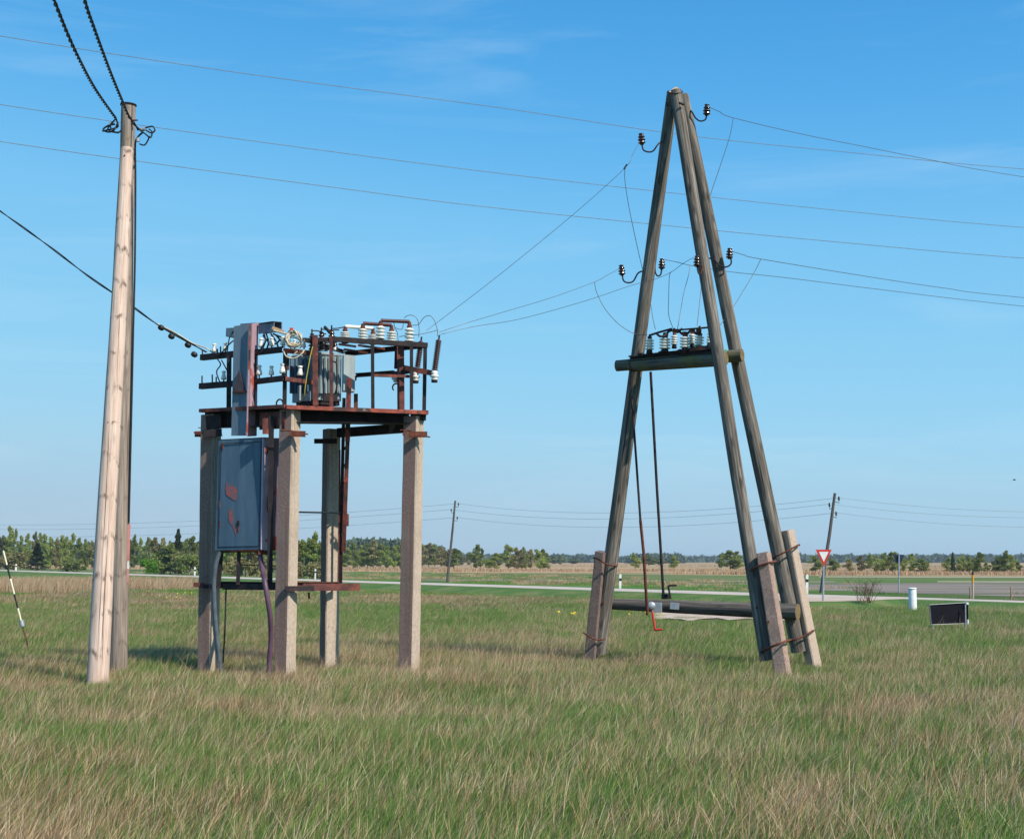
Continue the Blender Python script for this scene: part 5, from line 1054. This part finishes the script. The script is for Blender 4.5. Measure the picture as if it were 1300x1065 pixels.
# ---- three high-voltage fuses
def fuse(u0, u1, top0, top1, b0, b1, Y0, Y1, tube_mat, lab):
    a0, a1 = P(u0, b0, Y0), P(u1, b1, Y1)
    f = thing('fuse', (a0+a1)/2, lab, 'fuse', 'high voltage fuses on the platform')
    for u, tv, bv, Yv, wd in ((u0, top0, b0, Y0, 12.5), (u1, top1, b1, Y1, 12.5)): post_ins(u, tv, bv, wd, Yv, f)
    p0, p1 = P(u0+0.5, top0-6.5, Y0), P(u1, top1-7.5, Y1)
    MB().tube([p0, p1], px(2.4, 20.4), 12).build('fuse_tube', tube_mat, f)
    MB().tube([p0-Vector((0.0,0,.01)), P(u0, top0-1, Y0)], px(2.5,20.4), 8).build('end_clip', 'rust', f); MB().tube([p1, P(u1, top1-1, Y1)], px(2.3,20.4), 8).build('end_clip', 'rust', f)
fuse(438, 473.5, 421, 424.5, 431.5, 433, 20.85, 20.95, 'porcelain', 'left fuse with a white tube on white ribbed insulators')
fuse(460.5, 497, 417, 420.5, 432, 434, 20.6, 20.7, 'arrester_rubber', 'middle fuse with a dark red tube on white ribbed insulators')
fuse(483, 519.7, 413.5, 416, 431, 434.5, 20.35, 20.45, 'arrester_rubber', 'right and highest fuse with a long dark red tube')
# ---- surge arresters
def arrester(ut, vt_, ub, vb_, Yv, w, lab, bell):
    a, b2 = P(ub, vb_, Yv), P(ut, vt_, Yv+.02); h = (b2-a).length
    s = thing('surge_arrester', a, lab, 'surge arrester', 'surge arresters at the right end of the platform')
    n = 15; pr = [(0,0)]
    r = px(w/2, Yv)
    for i in range(n): z0 = h*i/n; pr += [(r*.62, z0), (r, z0+h*.25/n), (r, z0+h*.45/n), (r*.62, z0+h*.8/n)]
    pr += [(r*.6,h),(0,h)]
    MB().lathe(a, b2-a, pr, 16).build('ribbed_body', 'arrester_rubber', s)
    MB().tube([b2, b2+(b2-a).normalized()*px(6,Yv)], 0.014, 6).build('terminal', 'steel_dark', s)
    MB().lathe(P(bell[0], bell[1], Yv), (0,0,-1), [(0,-.06),(.03,-.06),(.055,-.03),(.03,-.01),(.065,.01),(.06,.03),(.03,.045),(.05,.06),(.04,.08),(0,.085)], 14).build('base_insulator', 'porcelain', s)
    MB().lathe(P(bell[0], bell[1]+6, Yv), (0,0,-1), [(0,0),(.045,0),(.045,.04),(0,.045)], 12).build('base_nut', 'steel_dark', s)
arrester(534.5,433.5, 530,466, 20.4, 8, 'dark red ribbed surge arrester beside the corner of the cage', (527.5,477))
arrester(557,431.5, 551.8,470, 20.25, 8.2, 'dark red ribbed surge arrester at the far right tip', (551.5,476))
MB().lathe(P(502.5,479,20.6), (0,0,-1), [(0,-.06),(.03,-.06),(.055,-.03),(.03,-.01),(.065,.01),(.06,.03),(.03,.045),(.05,.06),(0,.08)], 14).build('spare_insulator', 'porcelain', pf)
for q, lab in (([(513,404,20.4),(517,401,20.4),(524,400.5,20.4),(530,406,20.4),(532,417,20.4),(531.5,428,20.4)], 'thin wire looping from the right fuse down to the inner arrester'),
    ([(521,413,20.45),(531,412,20.4),(538,403.5,20.35),(545,400.8,20.3),(551,406,20.3),(555,418,20.3),(555.5,427,20.3)], 'thin wire loop rising from the right fuse over to the tip arrester'),
    ([(500,416,20.6),(504,421,20.5),(505.5,432,20.5),(506,438,20.5)], 'short thin wire hanging from the middle fuse'),
    ([(500,410,20.4),(502,416,20.45),(510,418,20.45),(512,411,20.45)], 'short curled wire under the right fuse tube'),
    ([(507,427.5,20.5),(514,426.5,20.45),(530,425,20.4),(545,422,20.5),(556,419,20.7)], 'thin wire joining the arresters to the slanting wires')):
    wire('jumper_wire', q, 0.005, lab, group='jumper wires on the platform')
# ---- power transformer
tx = thing('power_transformer', P(410,513,20.4), 'grey ribbed transformer tank standing on the platform behind the red upright', 'transformer')
Yc, Yl, Yr = 20.25, 20.75, 20.5
def slab(q0, q1, v0, v1, depth=None):   # vertical panel between plan points, thickness given
    pass
def tank_box(ul, Yl_, uc, Yc_, ur, Yr_, v0, v1, nm, mat, v0l=None):
    l0, c0, r0 = P(ul, v1, Yl_), P(uc, v1, Yc_), P(ur, v1, Yr_); z0 = P(uc, v1, Yc_).z; z1 = P(uc, v0, Yc_).z
    for p in (l0, c0, r0): p.z = z0
    k0 = l0 + r0 - c0; up = Vector((0,0,z1-z0))
    return MB().hexa([c0, r0, k0, l0, c0+up, r0+up, k0+up, l0+up]).build(nm, mat, tx)
tank_box(371,20.75, 399,20.3, 433,20.55, 449,507,'tank','tank_paint')
tank_box(369,20.78, 399,20.26, 435,20.52, 446,448.6,'lid','tank_paint')
tank_box(434,20.62, 436,20.46, 450.5,20.58, 450,496,'side_box','tank_paint')
tank_box(376,20.7, 400,20.34, 431,20.56, 507.2,513,'skid','steel_dark')
for i in range(6):   # cooling fins on the right face
    u = 403 + i*5.6; a = P(u, 500, 20.30+(u-399)*.0073-.0); b2 = P(u, 453, 20.30+(u-399)*.0073)
    MB().beam(a + Vector((0.0,-.045,0)), b2 + Vector((0.0,-.045,0)), 0.026, 0.085, up=Vector((0.25,1,0))).build('cooling_fin', 'tank_paint', tx)
for i in range(4):   # fins on the left face, that side's shade put in as darker blue
    u = 374 + i*6.2; Yq = 20.72-(u-371)*.0165
    a = P(u, 500, Yq); b2 = P(u, 455, Yq); MB().beam(a+Vector((-.03,-.04,0)), b2+Vector((-.03,-.04,0)), 0.024, 0.08, up=Vector((0.8,1,0))).build('cooling_fin', 'blue_paint', tx)
MB().box(P(381,457,20.4), .09, .02, .13, R(-45)).build('inspection_plate', 'tank_paint', tx); MB().box(P(380,499,20.35), .05, .03, .22, R(-45)).build('thermometer_pipe', 'tank_paint', tx)
MB().box(P(391,503,20.3), .09, .03, .14, R(-45)).build('name_plate', 'galvanised', tx)
for u, Yv in ((405,20.5),(414,20.6),(425,20.65)):
    MB().lathe(P(u,446,Yv), (0,0,1), sprof(SHED3,.8), 12).build('bushing', 'brown_glaze', tx)
MB().lathe(P(409,445,20.75), (0,0,1), [(0,0),(.09,0),(.095,.02),(.05,.05),(.06,.09),(.08,.1),(.08,.12),(0,.13)], 16).build('breather_cap', 'tank_paint', tx)
for u in (410, 425): MB().lathe(P(u,445,20.4), (0,0,1), [(0,0),(.02,0),(.02,.04),(0,.045)], 8).build('lid_bolt', 'white_paint', tx)
tubeo('oil_pipe', [(420,459,20.2),(426,460,20.15),(427.5,466,20.15),(427.5,490,20.15),(424,503,20.2),(419,506,20.2)], 0.012, 'black', tx)
MB().tube([P(425,508,20.4),P(431,506,20.4)], 0.03, 8).build('drain_valve', 'galvanised', tx)
MB().box(P(419,505.5,20.2), .2,.1,.1, R(15)).build('valve_block','steel_dark',tx)
# ---- tall cable duct with warning triangle and top trough
du = thing('cable_duct', P(305,553,20.2), 'tall narrow grey sheet metal duct with a faded triangle rising from the cabinet', 'cable duct')
def prism(parent, nm, mat, fr, fl, uvt, uvb, depth, yaw=R(-25)):
    """box whose front face runs between two picture columns; depth goes back at right angles"""
    pass
def facebox(parent, nm, mat, tl, tr_, br, bl, Yl_, Yr_, depth):
    f_ = [P(*bl, Yl_), P(*br, Yr_), P(*tr_, Yr_), P(*tl, Yl_)]
    d = (f_[1]-f_[0]); n_ = Vector((-d.y, d.x, 0)).normalized()
    if n_.y < 0: n_ = -n_
    n_ *= depth
    return MB().hexa([f_[0], f_[1], f_[1]+n_, f_[0]+n_, f_[3], f_[2], f_[2]+n_, f_[3]+n_]).build(nm, mat, parent)
facebox(du, 'duct_body', 'duct_paint', (297,414), (319.2,411.5), (314,553), (293.5,553), 20.22, 20.10, .02)
facebox(du, 'duct_side', 'side_paint', (320.3,411), (328,409.5), (325.5,553.5), (315.3,554), 20.11, 20.26, .02)
facebox(du, 'duct_back', 'duct_paint', (305,411), (327,409.5), (325,553), (301,553), 20.42, 20.30, .02)
MB().beam(P(317.8,412,20.06), P(316.2,470,20.06), .022,.03, up=Vector((0,1,0))).build('red_edge', 'steel_bright_red', du); MB().beam(P(316,470,20.06), P(313.6,553,20.06), .02,.03, up=Vector((0,1,0))).build('red_edge', 'side_paint', du)
f_ = [P(296,497.5,20.19), P(312.3,496.5,20.12), P(304.5,470,20.15)]; bk = [p+Vector((0.0,.012,0)) for p in f_]
f_ = [p+Vector((-.01,-.02,0)) for p in f_]
MB().add(f_+bk, [(0,1,2),(5,4,3),(0,3,4,1),(1,4,5,2),(2,5,3,0)]).build('warning_triangle', 'faded_sign', du)
MB().beam(P(295,498.5,20.18), P(314,497.2,20.08), .02, .014).build('seam', 'rust', du)
facebox(du, 'top_trough', 'duct_paint', (287,416.5), (297.5,416), (297.5,428), (286.5,427.3), 20.5, 20.42, .16)
# right trough: open box, three walls
facebox(du, 'top_trough', 'duct_paint', (328,411.5), (348,409.5), (346.5,421.5), (328,424), 20.22, 20.02, .012)
MB().hexa([P(328,411.3,20.2),P(346,408.8,20.0),P(358,409.8,20.15),P(336,411,20.4)]+[P(328,410.3,20.2),P(346,407.8,20.0),P(358,408.8,20.15),P(336,410,20.4)]).build('trough_lid', 'steel_dark', du)
MB().hexa([P(336,424,20.4),P(357.3,421,20.16),P(358.3,421,20.18),P(337,424,20.43)]+[P(336,411,20.4),P(357.3,409.6,20.16),P(358.3,409.6,20.18),P(337,411,20.43)]).build('trough_wall', 'duct_paint', du)
MB().beam(P(346,416,19.95), P(360,421.5,19.93), .03, .045).build('wood_batten', 'cut_wood', du)
# ---- blue cabinet
cb = thing('electrical_cabinet', P(305,698,20.3), 'blue grey steel cabinet with red paint patches hanging under the platform', 'cabinet')
facebox(cb, 'front_panel', 'blue_paint', (277.5,559), (333.5,556), (331,697), (273,698.5), 20.30, 19.98, .03)
facebox(cb, 'side_panel', 'cabinet_side', (334.4,556), (342,557), (339.6,699), (331.6,697.5), 19.955, 20.05, .02)
facebox(cb, 'cabinet_body', 'blue_paint', (279,558), (333,555.5), (331,698.5), (275,699), 20.34, 20.03, .22)
MB().hexa([P(275,700,20.3),P(333,699,19.96),P(342,700.5,20.2),P(285,701.5,20.55)]+[P(275,698.6,20.3),P(333,697.6,19.96),P(342,699,20.2),P(285,700,20.55)]).build('bottom_edge', 'rust', cb)
MB().hexa([P(276,559,20.32),P(335,556,19.96),P(344,556.5,20.2),P(285,559.5,20.55)]+[P(276,558,20.32),P(335,555,19.96),P(344,555.5,20.2),P(285,558.5,20.55)]).build('roof_edge', 'steel_dark', cb)
MB().box(P(333,701.5,20.05), .14,.1,.05, R(25)).build('pipe_socket', 'rust', cb)
facebox(cb, 'rear_box', 'side_paint', (346,556), (358,556), (356,698.5), (345.5,698.5), 20.25, 20.2, .2)
MB().box(P(338.5,571,20.0), .05,.03,.10, R(40)).build('hinge', 'steel_red', cb)
MB().box(P(341.5,640,20.03), .04,.03,.22, R(40)).build('hinge', 'steel_bright_red', cb)
def patch(pts2, nm='paint_patch'):
    # thin film of red paint standing 3 mm proud of the front panel
    a0, a1 = P(273,698.5,20.30), P(331,697,19.98)
    f_ = [ON(u, v, (a0.x, a0.y-.004), (a1.x, a1.y-.004)) for u, v in pts2]
    n_ = len(f_); MB().add(f_, [tuple(range(n_))]).build(nm, 'red_patch', cb)
patch([(288,610),(290.5,613),(295,616.5),(301,619),(301.3,626),(300,636),(296,634.5),(291,631),(287,627),(286.3,620)])
patch([(293,643.5),(295,648),(296.5,657),(298.6,663),(301,670.5),(299.5,674),(301,681),(298.5,676),(295.5,668),(292,664),(290,657),(290.5,649)])
a0, a1 = P(273,698.5,20.30), P(331,697,19.98)
c = ON(303, 664, (a0.x, a0.y), (a1.x, a1.y)); MB().box(c, .03,.035,.07, R(-30)).build('lock', 'steel_dark', cb); MB().box(c+Vector((0,0,-.08)), .012,.02,.08, R(-30)).build('lock_tail', 'rust', cb)
for qa, qb in (((281,563),(331.5,560.5)), ((331.5,560.5),(329,693)), ((329,693),(277,694)), ((277,694),(281,563))):
    pa, pb = [ON(u, v, (a0.x, a0.y-.004), (a1.x, a1.y-.004)) for u, v in (qa, qb)]; MB().beam(pa, pb, .007, .007).build('door_seam', 'steel_dark', cb)
for u, v in ((279,640),(279,665),(283,566)): c = ON(u, v, (a0.x, a0.y), (a1.x, a1.y)); MB().box(c, .012,.02,.09, R(-30)).build('rivet_strip', 'rust', cb)
# ---- conduits
def conduit(uvY, r, mat, lab, seg=12):
    pp = [P(*a) for a in uvY]; o = MB().tube(smooth_path(pp, 8), r, seg).build('conduit', mat, None, origin=pp[-1]); return tag(o, lab, 'conduit')
conduit([(280,700,20.3),(276,709,20.3),(273,722,20.3),(271.5,745,20.3),(272.5,775,20.3),(275.5,810,20.3),(279.5,846,20.3),(280,852,20.3)], px(2.9,20.3), 'blue_pipe', 'blue grey pipe curving down beside the leftmost concrete post')
conduit([(330,703,20.05),(332.5,718,19.98),(336,738,19.75),(340,762,19.7),(343.2,785,19.72),(344,812,19.75),(342,838,19.75),(341,862,19.75)], px(3.2,19.9), 'purple_pipe', 'purple pipe curving down in front of the middle left concrete post')
# ---- coil of cream cable on the arm
r_ = random.Random(12); cc = P(373,431,19.8); coil = thing('cable_coil', cc, 'tangled coil of cream cable hung on the upper crossarm', 'cable coil')
for i in range(11):
    ra, rb = px(r_.uniform(6.5,12.5),19.8), px(r_.uniform(4.5,10.5),19.8); ph = r_.uniform(0,6.28); tl = r_.uniform(-.5,.5); oc = cc + Vector((r_.gauss(0,.018), r_.uniform(-.07,.05), r_.gauss(0,.018)))
    lp_ = [oc + Vector((math.cos(a+ph)*ra*math.cos(tl) - math.sin(a+ph)*rb*math.sin(tl), .03*math.sin(a*2+i), math.cos(a+ph)*ra*math.sin(tl)+math.sin(a+ph)*rb*math.cos(tl)*(1+.12*math.sin(3*a+i)))) for a in [2*math.pi*k/18 for k in range(17 if i % 3 else 19)]]
    MB().tube(lp_, 0.0095, 6).build('cable_turn', 'cream_cable' if i % 4 else 'galvanised', coil)
tubeo('cable_turn', [(360,446,19.75),(363,452,19.72),(370,455,19.7),(377,453.5,19.7),(384,448,19.72),(386,444,19.75)], 0.010, 'cream_cable', coil); tubeo('cable_turn', [(368,455,19.74),(373,450,19.72),(378,446,19.72)], 0.009, 'cream_cable', coil)
MB().box(P(370,418,19.78), .05,.05,.035, R(10)).build('red_plug', 'red_paint', coil)
tubeo('cable_turn', [(348,420,19.9),(356,422,19.85),(364,424,19.8),(368,420,19.78)], 0.016, 'cream_cable', coil)
o = tubeo('earth_cable', [(397,440,19.85),(394,452,19.84),(391.5,466,19.84),(389,480,19.84),(387,495,19.86),(386,503,19.9),(380,511,20.0)], 0.0065, 'yellow_wire', None); tag(o, 'yellow and green earth cable running down past the transformer', 'cable')
# ---- ladder seen from its side
ld = thing('folding_ladder', P(432,744,20.95), 'narrow red steel ladder hanging beside the rear concrete post', 'ladder')
MB().angle(P(443.5,480,20.3), P(441.5,560,20.5), .07, up=Vector((0,1,0))).build('rail', 'steel_bright_red', ld); MB().angle(P(441.5,560,20.5), P(436.5,700,20.85), .06, up=Vector((0,1,0))).build('rail', 'steel_red', ld)
MB().angle(P(437,505,20.5), P(434,640,20.75), .05, up=Vector((0,1,0))).build('rail', 'steel_dark', ld); MB().angle(P(434,640,20.75), P(432.5,744,20.95), .05, up=Vector((0,1,0))).build('rail', 'steel_dark', ld)
MB().beam(P(431.4,571,21.1), P(430,742,21.1), .022,.03, up=Vector((0,1,0))).build('guide_bar', 'rust', ld)
for i in range(9):
    t_ = i/8; va_ = 520+175*t_; MB().tube([P(442.6-6.2*t_,va_,20.4+.43*t_), P(436.6-3.4*t_,va_+9,20.5+.42*t_)], .013, 6).build('rung', 'steel_dark', ld)
MB().box(P(440.5,660,20.78), .05,.04,.18).build('latch_box', 'steel_red', ld); MB().box(P(433,672,20.85), .06,.05,.06,R(20)).build('latch', 'steel_bright_red', ld); MB().box(P(436,677,20.8), .04,.04,.05,R(50)).build('latch', 'galvanised', ld)
print('objects', len(scene.objects))
